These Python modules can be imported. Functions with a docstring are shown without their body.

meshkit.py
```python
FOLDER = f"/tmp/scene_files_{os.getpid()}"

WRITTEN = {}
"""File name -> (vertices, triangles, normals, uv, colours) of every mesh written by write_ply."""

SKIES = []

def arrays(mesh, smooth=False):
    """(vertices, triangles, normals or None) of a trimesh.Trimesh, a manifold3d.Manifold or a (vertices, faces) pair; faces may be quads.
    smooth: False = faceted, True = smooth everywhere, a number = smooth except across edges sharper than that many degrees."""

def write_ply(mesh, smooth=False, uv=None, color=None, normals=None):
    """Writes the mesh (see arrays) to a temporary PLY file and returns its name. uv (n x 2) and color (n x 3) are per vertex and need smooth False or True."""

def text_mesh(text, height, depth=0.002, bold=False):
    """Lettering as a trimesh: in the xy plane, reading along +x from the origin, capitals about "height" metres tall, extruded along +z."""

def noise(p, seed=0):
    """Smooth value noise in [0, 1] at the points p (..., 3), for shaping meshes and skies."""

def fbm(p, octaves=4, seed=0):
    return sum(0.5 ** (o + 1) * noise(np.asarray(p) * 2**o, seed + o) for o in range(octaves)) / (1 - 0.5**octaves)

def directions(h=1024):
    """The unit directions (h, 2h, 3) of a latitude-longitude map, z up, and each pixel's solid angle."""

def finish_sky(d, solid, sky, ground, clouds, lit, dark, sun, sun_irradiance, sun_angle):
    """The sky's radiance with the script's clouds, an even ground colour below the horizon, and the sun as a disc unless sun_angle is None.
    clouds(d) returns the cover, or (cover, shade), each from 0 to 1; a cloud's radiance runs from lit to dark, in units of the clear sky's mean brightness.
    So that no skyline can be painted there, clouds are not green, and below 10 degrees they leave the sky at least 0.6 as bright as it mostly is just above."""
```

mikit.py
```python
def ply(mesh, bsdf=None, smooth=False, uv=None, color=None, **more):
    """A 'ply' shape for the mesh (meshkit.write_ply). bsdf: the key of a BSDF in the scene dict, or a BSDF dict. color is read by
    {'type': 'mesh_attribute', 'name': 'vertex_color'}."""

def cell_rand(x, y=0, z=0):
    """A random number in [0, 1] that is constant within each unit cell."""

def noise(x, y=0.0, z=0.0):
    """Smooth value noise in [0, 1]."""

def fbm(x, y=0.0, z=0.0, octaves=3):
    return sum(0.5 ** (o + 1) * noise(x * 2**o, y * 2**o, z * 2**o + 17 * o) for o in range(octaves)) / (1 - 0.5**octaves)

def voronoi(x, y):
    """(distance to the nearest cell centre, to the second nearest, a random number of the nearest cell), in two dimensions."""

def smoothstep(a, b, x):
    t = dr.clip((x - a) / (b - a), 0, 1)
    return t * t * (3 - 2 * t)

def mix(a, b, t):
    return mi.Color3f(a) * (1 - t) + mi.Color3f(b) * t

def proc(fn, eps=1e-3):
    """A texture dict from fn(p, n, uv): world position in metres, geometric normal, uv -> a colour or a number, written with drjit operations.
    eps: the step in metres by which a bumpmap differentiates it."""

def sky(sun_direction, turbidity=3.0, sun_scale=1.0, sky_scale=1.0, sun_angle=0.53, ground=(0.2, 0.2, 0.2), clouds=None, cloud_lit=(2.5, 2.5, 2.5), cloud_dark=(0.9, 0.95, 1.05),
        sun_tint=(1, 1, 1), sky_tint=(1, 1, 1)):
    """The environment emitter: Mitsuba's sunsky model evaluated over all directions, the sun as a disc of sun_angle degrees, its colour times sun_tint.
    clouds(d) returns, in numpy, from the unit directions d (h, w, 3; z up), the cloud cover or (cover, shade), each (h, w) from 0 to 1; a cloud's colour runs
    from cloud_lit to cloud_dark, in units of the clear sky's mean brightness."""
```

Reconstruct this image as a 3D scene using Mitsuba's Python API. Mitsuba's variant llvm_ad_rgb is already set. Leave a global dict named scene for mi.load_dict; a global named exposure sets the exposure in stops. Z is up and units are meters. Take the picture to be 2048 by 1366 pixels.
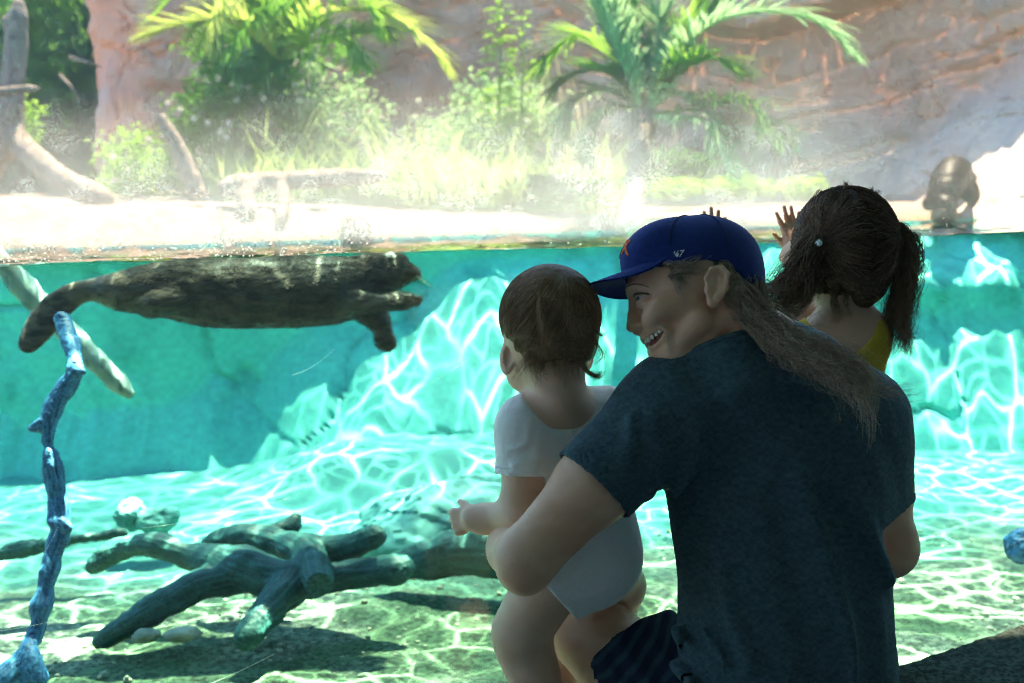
import math, os, numpy as np, trimesh, mitsuba as mi, drjit as dr, mikit, meshkit
from mikit import noise, fbm, voronoi, smoothstep, mix, proc
from meshkit import fbm as nfbm, noise as nnoise

T = mi.ScalarTransform4f
V = lambda *a: np.array(a, float)
rng = np.random.default_rng(7)
scene, labels = {}, {}

# ------------------------------------------------------------------ camera, sky, exposure
FPX = 2472.0                                     # focal length in photo pixels (2048 wide): 45 degrees across
CAM = V(0, 0, 0.034)                             # the eye, just above the water level z = 0
PITCH, ROLL = math.radians(5.04), math.radians(1.8)
FWD = V(0, math.cos(PITCH), -math.sin(PITCH))
_u0, _r0 = V(0, math.sin(PITCH), math.cos(PITCH)), V(1, 0, 0)
UP = _u0 * math.cos(ROLL) + _r0 * math.sin(ROLL)
RIGHT = _r0 * math.cos(ROLL) - _u0 * math.sin(ROLL)
scene['camera'] = {'type': 'thinlens', 'fov': 45.0, 'fov_axis': 'x', 'aperture_radius': 0.0048, 'focus_distance': 1.95,
                   'near_clip': 0.05, 'far_clip': 2000.0,
                   'to_world': T().look_at(origin=CAM.tolist(), target=(CAM + FWD).tolist(), up=UP.tolist())}
SUN = V(0.10, 0.30, 0.95)
scene['sky'] = mikit.sky(SUN, turbidity=3.0, sun_tint=(1.0, 0.97, 0.9))
exposure = 4.1


def at(px, py, z):
    """The point that stands z metres ahead of the eye on the line of sight of a photo pixel."""
    return CAM + z * (FWD + RIGHT * ((px - 1024) / FPX) - UP * ((py - 683) / FPX))


# ------------------------------------------------------------------ naming
def numbered(key):
    if key not in scene and key not in labels and not any(k.startswith(key + '__') for k in scene):
        return key
    n = 1
    while f'{key}_{n:03d}' in scene or f'{key}_{n:03d}' in labels or any(k.startswith(f'{key}_{n:03d}__') for k in scene):
        n += 1
    return f'{key}_{n:03d}'


def thing(name, label, cat, group=None):
    key = numbered(name)
    labels[key] = {'label': label, 'category': cat}
    if group:
        labels[key]['group'] = group
    return key


def add(name, mesh, bsdf, parent=None, smooth=False, kind=None, label=None, uv=None, color=None):
    key = numbered(f'{parent}__{name}' if parent else name)
    scene[key] = mikit.ply(mesh, bsdf, smooth=smooth, uv=uv, color=color)
    if kind or label:
        labels.setdefault(key, {})
        if kind:
            labels[key]['kind'] = kind
        if label:
            labels[key]['label'] = label
    return key


def structure(name, mesh, bsdf, label, smooth=False, kind='structure'):
    key = add(name, mesh, bsdf, smooth=smooth)
    labels[key] = {'label': label, 'category': name.replace('_', ' '), 'kind': kind}
    return key


# ------------------------------------------------------------------ mesh helpers
def unit(v):
    v = np.asarray(v, float)
    return v / (np.linalg.norm(v, axis=-1, keepdims=True) + 1e-12)


def join(parts):
    vs, fs, at_ = [], [], 0
    for v, f in parts:
        v, f = np.asarray(v, float), np.asarray(f, int)
        if f.shape[1] == 4:
            f = np.vstack([f[:, [0, 1, 2]], f[:, [0, 2, 3]]])
        vs.append(v); fs.append(f + at_); at_ += len(v)
    return np.vstack(vs), np.vstack(fs)


def grid_faces(n, m):
    """Quads of an n x m grid of vertices, row by row."""
    i, j = np.meshgrid(np.arange(n - 1), np.arange(m - 1), indexing='ij')
    a = (i * m + j).ravel()
    return np.stack([a, a + 1, a + m + 1, a + m], 1)


def sheet(P):
    return P.reshape(-1, 3), grid_faces(P.shape[0], P.shape[1])


def spline(pts, n):
    """Catmull-Rom through the rows of pts (any number of columns), n samples."""
    p = np.asarray(pts, float)
    p = np.vstack([2 * p[0] - p[1], p, 2 * p[-1] - p[-2]])
    t = np.linspace(0, len(p) - 3 - 1e-9, n)
    i = t.astype(int); u = (t - i)[:, None]
    a, b, c, d = p[i], p[i + 1], p[i + 2], p[i + 3]
    return 0.5 * (2 * b + (c - a) * u + (2 * a - 5 * b + 4 * c - d) * u ** 2 + (3 * b - a - 3 * c + d) * u ** 3)


def frames(p):
    t = unit(np.gradient(p, axis=0))
    a = np.zeros_like(p)
    ref = V(0, 0, 1) if abs(t[0, 2]) < 0.9 else V(1, 0, 0)
    for i in range(len(p)):
        ref = ref - t[i] * (ref @ t[i]); ref = ref / (np.linalg.norm(ref) + 1e-12); a[i] = ref
    return t, a, np.cross(t, a)


def tube(pts, radii, sides=8, n=None, rough=0.0, freq=20.0, cap=True, seed=0):
    """A round rod along pts with radii, roughened by noise, closed at both ends."""
    pts = np.asarray(pts, float); radii = np.broadcast_to(np.asarray(radii, float), (len(pts),))
    if n:
        pr = spline(np.hstack([pts, radii[:, None]]), n); pts, radii = pr[:, :3], np.maximum(pr[:, 3], 1e-4)
    t, a, b = frames(pts)
    ang = np.arange(sides) * 2 * np.pi / sides
    d = np.cos(ang)[None, :, None] * a[:, None] + np.sin(ang)[None, :, None] * b[:, None]
    P = pts[:, None] + radii[:, None, None] * d
    if rough:
        P = P + d * ((nfbm(P * freq, 3, seed) - 0.5) * 2 * rough * radii[:, None])[..., None]
    i, j = np.meshgrid(np.arange(len(pts) - 1), np.arange(sides), indexing='ij')
    q = np.stack([i * sides + j, i * sides + (j + 1) % sides, (i + 1) * sides + (j + 1) % sides, (i + 1) * sides + j], -1).reshape(-1, 4)
    f = np.vstack([q[:, [0, 1, 2]], q[:, [0, 2, 3]]])
    v = P.reshape(-1, 3)
    if cap:
        n0 = len(v); v = np.vstack([v, pts[:1], pts[-1:]])
        k = np.arange(sides); e = (len(pts) - 1) * sides
        f = np.vstack([f, np.stack([k * 0 + n0, (k + 1) % sides, k], 1), np.stack([k * 0 + n0 + 1, e + k, e + (k + 1) % sides], 1)])
    return v, f


def box(lo, hi):
    m = trimesh.creation.box(extents=np.subtract(hi, lo)); m.apply_translation((np.add(lo, hi)) / 2)
    return np.array(m.vertices), np.array(m.faces)


def boulder(c, r, seed, sub=4, amp=0.22, freq=1.6, rot=0.0, flat=0.0):
    m = trimesh.creation.icosphere(sub)
    v = np.array(m.vertices)
    k = (nfbm(v * freq + seed * 3.7, 4, seed) - 0.5) * 2 * amp
    cells = np.floor((v @ V(0.8, 0.5, 0.3) + nfbm(v * 2 + seed, 2, seed)) * 3) / 3
    v = v * (1 + k + 0.04 * np.sin(cells * 7))[:, None] * np.asarray(r)
    c_, s_ = math.cos(rot), math.sin(rot)
    v = v @ np.array([[c_, s_, 0], [-s_, c_, 0], [0, 0, 1]])
    return v + np.asarray(c), np.array(m.faces)


def leaves(pos, d, up, L, W, fold=0.25, droop=0.0):
    """Many pointed leaves: each six corners, four triangles, folded along the midrib and bent down towards the tip."""
    pos, d, up = (np.asarray(x, float) for x in (pos, d, up))
    n = len(pos); L = np.broadcast_to(L, (n,))[:, None]; W = np.broadcast_to(W, (n,))[:, None]
    d = unit(d); s = unit(np.cross(d, up)); u = np.cross(s, d)
    mid = pos + d * L * 0.5 + u * 0.03 * L
    tip = pos + d * L - u * L * droop
    l = mid + s * W * 0.5 + u * W * fold; r = mid - s * W * 0.5 + u * W * fold
    v = np.stack([pos, l, mid, r, tip], 1).reshape(-1, 3)
    o = (np.arange(n) * 5)[:, None, None]
    f = (np.array([[0, 2, 1], [0, 3, 2], [1, 2, 4], [2, 3, 4]])[None] + o).reshape(-1, 3)
    return v, f


def blades(pos, d, bend, L, W, seg=4):
    """Long narrow strips (grass, palm leaflets): pos + d*s, bending along 'bend' with s squared."""
    pos, d, bend = (np.asarray(x, float) for x in (pos, d, bend))
    n = len(pos); L = np.broadcast_to(L, (n,))[:, None, None]; W = np.broadcast_to(W, (n,))[:, None, None]
    s = np.linspace(0, 1, seg + 1)[None, :, None]
    c = pos[:, None] + d[:, None] * L * s + bend[:, None] * L * s ** 2
    side = unit(np.cross(d, bend + V(0.01, 0.013, 0.007)))[:, None]
    w = W * np.minimum(1.0, 0.35 + 2.2 * s) * (1 - s ** 2.2)
    v = np.stack([c - side * w * 0.5, c + side * w * 0.5], 2).reshape(-1, 3)
    k = np.arange(seg) * 2
    q = np.stack([k, k + 1, k + 3, k + 2], 1)
    f = (q[None] + (np.arange(n) * 2 * (seg + 1))[:, None, None]).reshape(-1, 4)
    return v, np.vstack([f[:, [0, 1, 2]], f[:, [0, 2, 3]]])


# ------------------------------------------------------------------ materials
def two(b):
    return {'type': 'twosided', 'b': b}


def princ(col, rough=0.7, spec=0.3, **k):
    return {'type': 'principled', 'base_color': col if isinstance(col, dict) else {'type': 'rgb', 'value': list(col)}, 'roughness': rough, 'specular': spec, **k}


def leafm(col, trans=0.9):
    return {'type': 'principledthin', 'base_color': col if isinstance(col, dict) else {'type': 'rgb', 'value': list(col)}, 'roughness': 0.45, 'diff_trans': trans, 'eta': 1.4}


def ramp2(a, b, fx, fy, fz, lo=0.35, hi=0.65, octaves=3):
    return lambda p, n, uv: mix(a, b, smoothstep(lo, hi, fbm(p.x * fx, p.y * fy, p.z * fz, octaves)))


def sand_c(p, n, uv):
    c = mix((0.155, 0.10, 0.075), (0.24, 0.175, 0.14), fbm(p.x * 3, p.y * 3, p.z * 5, 4))
    c = mix(c, (0.28, 0.225, 0.18), smoothstep(0.6, 0.8, fbm(p.x * 14, p.y * 14, p.z * 9 + 5, 3)) * 0.7)
    wet = smoothstep(0.085, 0.04, p.z + 0.05 * (noise(p.x * 7, p.y * 7) - 0.5))  # damp brown foot of the bank; undercut shade is painted into it too
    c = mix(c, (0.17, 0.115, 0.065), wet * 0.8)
    grit = noise(p.x * 120, p.y * 120, p.z * 120)
    return c * (0.82 + 0.3 * grit)


def rock_c(p, n, uv):
    a = fbm(p.x * 1.3, p.y * 1.3, p.z * 1.8, 4)
    b = fbm(p.x * 5 + 9, p.y * 5, p.z * 7, 4)
    warm = smoothstep(-1.0, 2.6, p.x + 1.2 * (a - 0.5))
    c = mix((0.52, 0.28, 0.19), (0.62, 0.41, 0.31), warm)
    c = mix(c, (0.56, 0.40, 0.31), smoothstep(0.5, 0.75, b) * 0.7)
    c = mix(c, (0.40, 0.31, 0.30), smoothstep(0.55, 0.8, a) * 0.6)
    c = mix(c, (0.44, 0.40, 0.36), smoothstep(1.05, 0.55, p.z + 0.5 * (noise(p.x * 2.2, p.y * 2.2, 3.0) - 0.5)) * 0.75)
    str_ = smoothstep(0.55, 0.8, fbm(p.x * 3.0, p.y * 3.0, p.z * 0.5 + 4, 3))
    c = mix(c, (0.13, 0.09, 0.07), str_ * 0.45)
    return c * (0.75 + 0.5 * noise(p.x * 60, p.y * 60, p.z * 60))


def plaster_c(p, n, uv):
    a = fbm(p.x * 2.2, p.y * 2.2, p.z * 2.2, 4)
    c = mix((0.06, 0.36, 0.31), (0.16, 0.56, 0.48), a)
    c = mix(c, (0.03, 0.22, 0.185), smoothstep(0.52, 0.78, fbm(p.x * 6, p.y * 6 + 3, p.z * 3, 4)) * 0.6)
    return c * (0.86 + 0.25 * noise(p.x * 45, p.y * 45, p.z * 45))


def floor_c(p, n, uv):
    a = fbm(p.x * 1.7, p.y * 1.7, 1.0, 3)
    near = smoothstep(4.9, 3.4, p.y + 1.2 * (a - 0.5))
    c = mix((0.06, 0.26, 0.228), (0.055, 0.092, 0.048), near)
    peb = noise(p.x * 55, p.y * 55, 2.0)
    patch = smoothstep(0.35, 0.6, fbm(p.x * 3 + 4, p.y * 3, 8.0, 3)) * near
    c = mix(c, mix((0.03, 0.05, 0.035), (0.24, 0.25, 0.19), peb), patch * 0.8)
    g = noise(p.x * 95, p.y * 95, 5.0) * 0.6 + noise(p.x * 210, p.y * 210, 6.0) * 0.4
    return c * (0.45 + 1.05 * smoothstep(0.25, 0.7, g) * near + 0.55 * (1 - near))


def wood_c(c1, c2, c3):
    def fn(p, n, uv):
        g = fbm(p.x * 38, p.y * 38, p.z * 14, 3)
        c = mix(c1, c2, smoothstep(0.3, 0.7, g))
        return mix(c, c3, smoothstep(0.62, 0.7, noise(p.x * 60, p.y * 60, p.z * 28)) * 0.7)
    return fn


def painted_caustics(p, n, uv):
    """Caustic light net painted into the water transmittance: bright lines, dim cells between, tinted as water is."""
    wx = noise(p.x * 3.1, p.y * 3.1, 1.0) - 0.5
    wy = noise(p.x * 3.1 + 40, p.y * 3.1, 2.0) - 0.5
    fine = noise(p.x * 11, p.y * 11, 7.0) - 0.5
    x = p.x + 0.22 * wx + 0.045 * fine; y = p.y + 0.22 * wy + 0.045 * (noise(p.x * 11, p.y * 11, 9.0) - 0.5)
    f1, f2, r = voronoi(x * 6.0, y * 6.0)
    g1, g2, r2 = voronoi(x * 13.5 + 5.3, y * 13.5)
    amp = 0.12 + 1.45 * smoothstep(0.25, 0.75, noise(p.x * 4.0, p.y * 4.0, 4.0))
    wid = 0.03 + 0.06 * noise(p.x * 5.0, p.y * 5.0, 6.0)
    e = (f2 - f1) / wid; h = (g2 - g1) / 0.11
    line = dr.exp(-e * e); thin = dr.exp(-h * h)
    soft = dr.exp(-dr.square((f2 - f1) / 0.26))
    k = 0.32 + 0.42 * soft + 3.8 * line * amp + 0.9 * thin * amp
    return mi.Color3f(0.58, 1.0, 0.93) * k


mats = {
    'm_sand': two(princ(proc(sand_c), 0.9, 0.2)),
    'm_rock': two(princ(proc(rock_c), 0.85, 0.25)),
    'm_plaster': two(princ(proc(plaster_c), 0.75, 0.3)),
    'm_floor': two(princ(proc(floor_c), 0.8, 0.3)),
    'm_water': {'type': 'thindielectric', 'int_ior': 1.333, 'ext_ior': 1.0, 'specular_transmittance': proc(painted_caustics)},  # caustic net is painted into the transmittance, not refracted by the ripples
    'm_glass': {'type': 'thindielectric', 'int_ior': 1.5, 'specular_transmittance': {'type': 'rgb', 'value': [0.93, 0.97, 0.95]}},
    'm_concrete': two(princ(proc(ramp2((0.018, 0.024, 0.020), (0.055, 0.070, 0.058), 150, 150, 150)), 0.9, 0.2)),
    'm_paving': two(princ(proc(ramp2((0.22, 0.21, 0.195), (0.30, 0.285, 0.26), 30, 30, 30)), 0.9, 0.2)),
    'm_dark': two(princ((0.42, 0.42, 0.42), 0.9, 0.2)),
    'm_earth': two(princ(proc(ramp2((0.06, 0.045, 0.035), (0.15, 0.11, 0.085), 9, 9, 9)), 0.95, 0.1)),
    'm_dry_wood': two(princ(proc(wood_c((0.15, 0.115, 0.09), (0.25, 0.20, 0.165), (0.09, 0.065, 0.05))), 0.85, 0.2)),
    'm_bark': two(princ({'type': 'mesh_attribute', 'name': 'vertex_color'}, 0.55, 0.4)), 'm_wet_wood': two(princ({'type': 'mesh_attribute', 'name': 'vertex_color'}, 0.6, 0.4)),
    'm_log': two(princ(proc(wood_c((0.16, 0.22, 0.19), (0.26, 0.33, 0.28), (0.08, 0.13, 0.11))), 0.7, 0.3)),
    'm_blue_wood': two(princ(proc(wood_c((0.010, 0.085, 0.21), (0.07, 0.22, 0.42), (0.005, 0.03, 0.10))), 0.6, 0.4)),
    'm_stone': two(princ(proc(ramp2((0.20, 0.22, 0.17), (0.42, 0.40, 0.31), 14, 14, 14)), 0.8, 0.3)),
    'm_wet_stone': two(princ(proc(ramp2((0.05, 0.20, 0.20), (0.14, 0.38, 0.34), 14, 14, 14)), 0.7, 0.3)),
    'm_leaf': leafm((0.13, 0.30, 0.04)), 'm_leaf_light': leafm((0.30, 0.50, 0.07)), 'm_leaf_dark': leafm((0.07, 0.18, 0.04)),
    'm_leaf_yellow': leafm((0.50, 0.60, 0.14)), 'm_leaf_grey': leafm((0.33, 0.50, 0.26)), 'm_grass': leafm((0.40, 0.54, 0.18)), 'm_straw': leafm((0.50, 0.46, 0.28)),
    'm_petal': leafm((0.75, 0.68, 0.60), 0.6), 'm_stem': two(princ((0.22, 0.30, 0.08), 0.6)),
}
scene.update(mats)

# ------------------------------------------------------------------ the viewing room (dark) and its window
GT = math.tan(math.radians(12.0))


def glass_y(x):
    return 2.46 + GT * np.asarray(x, float)


structure('ground', (V(-900, -900, -1.4, 900, -900, -1.4, 900, 900, -1.4, -900, 900, -1.4).reshape(4, 3), np.array([[0, 1, 2, 3]])), 'm_earth', 'bare earth around the enclosure')
structure('floor', (np.vstack([V(-9, -3.1, z, 9, -3.1, z, 9, 3.4, z, 4.5, glass_y(4.5), z, -4.5, glass_y(-4.5), z, -9, 1.5, z).reshape(6, 3) for z in (-1.05, -1.3)]), np.array([[0, 1, 2], [0, 2, 3], [0, 3, 4], [0, 4, 5], [0, 6, 1], [1, 6, 7], [1, 7, 2], [2, 7, 8], [2, 8, 3], [3, 8, 9], [3, 9, 4], [4, 9, 10], [4, 10, 5], [5, 10, 11], [5, 11, 0], [0, 11, 6]])), 'm_paving', 'dark concrete floor of the viewing room')
room = thing('viewing_shelter', 'dark concrete shelter around the window, behind the viewer', 'shelter')
gx0, gx1 = -4.5, 4.5
add('roof', join([(np.vstack([V(-4.8, -3.3, z, 4.8, -3.3, z, gx1 + .3, glass_y(gx1) + .67, z, gx0 - .3, glass_y(gx0) + .67, z).reshape(4, 3) for z in (2.6, 2.8)]),
     np.array([[0, 3, 2, 1], [4, 5, 6, 7], [0, 1, 5, 4], [1, 2, 6, 5], [2, 3, 7, 6], [3, 0, 4, 7]]))]), 'm_dark', room)
add('side_wall', box((4.55, -3.2, -1.3), (4.75, float(glass_y(4.6)), 2.6)), 'm_dark', room)
add('back_wall', box((-4.6, -3.2, -1.05), (4.6, -3.0, 2.6)), 'm_dark', room)
add('side_wall', box((-4.75, -3.2, -1.3), (-4.55, 0.3, 2.6)), 'm_dark', room)
for x_ in (-4.65,):
    add('post', box((x_ - .12, float(glass_y(x_)) - .12, -1.4), (x_ + .12, float(glass_y(x_)) + .12, 2.6)), 'm_dark', room)
win = thing('viewing_window', 'large clear window of the tank with dried water spots above the waterline', 'window')
P = np.array([[[x, glass_y(x), z] for x in (gx0, gx1)] for z in (-1.05, 2.6)])
add('pane', sheet(P), 'm_glass', win)


# the film of dried spray on the pane: specks of lime, dense just above the water, thinning out upwards
mix_ = lambda a, b, t: a + (b - a) * t


def spots(p, n, uv):
    s = noise(p.x * 560, p.z * 560, 3.0)
    big = noise(p.x * 5, p.z * 5, 1.0)
    h = p.z + 0.10 * (big - 0.5) + 0.05 * (noise(p.x * 17, p.z * 17, 2.0) - 0.5)
    d = smoothstep(0.33, 0.05, h) * 0.37 * mix_(1.0, 0.22, smoothstep(0.5, 0.85, p.x)) * mix_(0.75, 1.0, smoothstep(-0.9, -0.4, p.x)) + 0.075 * mix_(1.0, 0.3, smoothstep(0.5, 0.85, p.x))
    d = d * smoothstep(0.008, 0.045, p.z)
    grain = smoothstep(0.35, 0.75, s) * (0.35 + 0.9 * smoothstep(0.3, 0.7, noise(p.x * 40, p.z * 40, 5.0)))
    return dr.clip(d * (0.72 + 0.5 * grain), 0, 0.85)


scene['m_spots'] = {'type': 'mask', 'opacity': proc(spots), 'b': {'type': 'principledthin', 'base_color': {'type': 'rgb', 'value': [0.97, 0.92, 0.86]}, 'roughness': 0.9, 'diff_trans': 1.7, 'eta': 1.3}}
P = np.array([[[x, glass_y(x) + 0.002, z] for x in (gx0, gx1)] for z in (0.0, 0.62)])
add('water_spots', sheet(P), 'm_spots', win, kind='stuff')
# beads of water on the outside of the pane just above the waterline
beads, ico = [], trimesh.creation.icosphere(1)
for i in range(520):
    px = rng.uniform(-20, 700) if i < 400 else rng.uniform(700, 2048)
    x = (px - 1024) / FPX * 2.3
    z = abs(rng.normal(0, 0.02)) + 0.004
    r = rng.uniform(0.0006, 0.0018)
    beads.append((np.array(ico.vertices) * V(r, r * .5, r) + V(x, glass_y(x) + 0.004, z), np.array(ico.faces)))
scene['m_bead'] = {'type': 'principledthin', 'base_color': {'type': 'rgb', 'value': [0.95, 0.95, 0.92]}, 'roughness': 0.2, 'diff_trans': 1.0, 'eta': 1.33}
add('water_bead', join(beads), 'm_bead', win, smooth=True, kind='stuff')

# hairline scratches in the pane
for i in range(8):
    x, z = rng.uniform(-1.0, -0.25), rng.uniform(-0.85, -0.1); L, a = rng.uniform(.05, .28), rng.normal(0.35, .35)
    q = np.array([[x + L * t_ * math.cos(a), 0, z + L * t_ * math.sin(a) + .03 * t_ * t_] for t_ in np.linspace(0, 1, 8)]); q[:, 1] = glass_y(q[:, 0]) - .0006
    add('scratch', tube(q, .00016, 4), 'm_bead', win)

# ------------------------------------------------------------------ the pool
def wall_y(x):
    x = np.asarray(x, float)
    return 6.3 + 0.13 * x + 0.10 * np.sin(x * 1.3 + 0.4) + 0.05 * np.sin(x * 3.7)


xs = np.arange(-5.6, 5.9, 0.02)
zz = np.concatenate([[0.03], np.linspace(0.0, -1.12, 66)])
X, Z = np.meshgrid(xs, zz)
zb = np.interp(X, [-5, -2.8, -1.75, -1.5, -1.28, -1.05, -0.75, -0.2, 2.0, 5], [-0.86, -0.82, -0.76, -0.66, -0.60, -0.48, -0.36, -0.12, -0.02, 0.0])
zb = zb + np.interp(X, [-1.1, -0.6], [0.34, 0.12]) * (nfbm(np.stack([X * 5.5, Z * 0.6, X * 0], -1), 3, 5) - 0.5)
out = np.maximum(0, zb - Z) * 0.84
out += np.interp(X, [1.3, 2.0, 5], [0, 1, 1]) * 0.14 * np.exp(-((Z + 0.27) / 0.13) ** 2)
out += 0.07 * (nfbm(np.stack([X * 2, Z * 2.6, X * 0], -1), 4, 2) - 0.5) + 0.02 * (nfbm(np.stack([X * 12, Z * 12, X * 0], -1), 3, 3) - 0.5)
crack = np.abs(nfbm(np.stack([X * 1.5 + 3, Z * 1.5, X * 0], -1), 4, 9) - 0.5)
out -= 0.03 * np.exp(-(crack / 0.008) ** 2)
P = np.stack([X, wall_y(X) - out, Z], -1)
ends = [sheet(np.array([[[x_, y_, z_] for y_ in (1.2, 7.4)] for z_ in (.06, -1.12)])) for x_ in (-5.5, 5.8)]
pw = thing('pool_wall', 'turquoise rendered back wall of the pool below the bank', 'wall')
add('face', sheet(P), 'm_plaster', pw, smooth=True)
for e_ in ends:
    add('end_face', e_, 'm_plaster', pw)

xs = np.arange(-5.6, 5.9, 0.025); ys = np.arange(1.2, 7.6, 0.025)
X, Y = np.meshgrid(xs, ys)
Zf = -1.05 + 0.05 * (nfbm(np.stack([X * 1.4, Y * 1.4, X * 0], -1), 3, 4) - 0.5) + 0.02 * (nfbm(np.stack([X * 14, Y * 14, X * 0], -1), 3, 6) - 0.5)
Zf += 0.17 * np.exp(-((X + 0.35) / 0.75) ** 4 - ((Y - 5.45) / 0.42) ** 4)
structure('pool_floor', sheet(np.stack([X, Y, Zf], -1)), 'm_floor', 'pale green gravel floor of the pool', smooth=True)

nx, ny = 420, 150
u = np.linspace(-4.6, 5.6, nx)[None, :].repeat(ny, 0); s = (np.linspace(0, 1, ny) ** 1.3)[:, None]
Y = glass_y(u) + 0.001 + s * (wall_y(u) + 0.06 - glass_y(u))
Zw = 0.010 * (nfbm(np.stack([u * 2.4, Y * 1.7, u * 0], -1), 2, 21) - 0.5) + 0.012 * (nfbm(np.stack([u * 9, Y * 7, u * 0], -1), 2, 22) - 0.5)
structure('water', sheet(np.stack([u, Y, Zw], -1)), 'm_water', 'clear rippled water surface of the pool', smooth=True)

# ------------------------------------------------------------------ the bank
xs = np.arange(-5.6, 6.4, 0.018); ds = np.concatenate([[-0.03], np.arange(0, 0.3, 0.006), np.arange(0.3, 1.2, 0.02), np.arange(1.2, 9, 0.08)])
X, D = np.meshgrid(xs, ds)
H = np.interp(X, [-4, -2.2, -1.0, -0.3, 0.6, 4], [0.20, 0.20, 0.17, 0.10, 0.08, 0.06])
ramp = np.clip(D / 0.34, 0, 1) ** 0.85
Zb = 0.0 + H * ramp + 0.07 * np.clip(D - 0.3, 0, 3.2) + 0.015 * np.clip(D / 0.02, 0, 1)
blk = nfbm(np.stack([X * 3.2, D * 3.2, X * 0], -1), 3, 31)
lump = np.abs(np.sin(X * 6.5 + 3 * nfbm(np.stack([X * 1.5, D, X * 0], -1), 2, 33)))
left = np.interp(X, [-1.5, -0.4], [1, 0.35])
Zb += np.exp(-(D / 0.5) ** 2) * ((blk - 0.5) * 0.13 * left + 0.035 * (lump - 0.6) * left + 0.05 * (nfbm(np.stack([X * 9, D * 9, X * 0], -1), 3, 38) - .5) * left) * np.clip(D / 0.06, 0, 1)
Zb += 0.03 * (nfbm(np.stack([X * 1.1, D * 1.1, X * 0], -1), 3, 35) - 0.5) + 0.012 * (nfbm(np.stack([X * 16, D * 16, X * 0], -1), 2, 36) - 0.5)
Zb[0] = -0.03
yoff = -0.03 * (nfbm(np.stack([X * 5, D * 6, X * 0], -1), 3, 37) - .3) * np.exp(-(D / 0.3) ** 2)


def bank_z(x, y):
    d = y - wall_y(x)
    i = np.interp(d, ds, np.arange(len(ds))); j = np.interp(x, xs, np.arange(len(xs)))
    return float(Zb[int(round(float(i))), int(round(float(j)))])


structure('sand_bank', sheet(np.stack([X, wall_y(X) + D + yoff, Zb], -1)), 'm_sand', 'pale sandy bank rising behind the pool', smooth=True)

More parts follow.
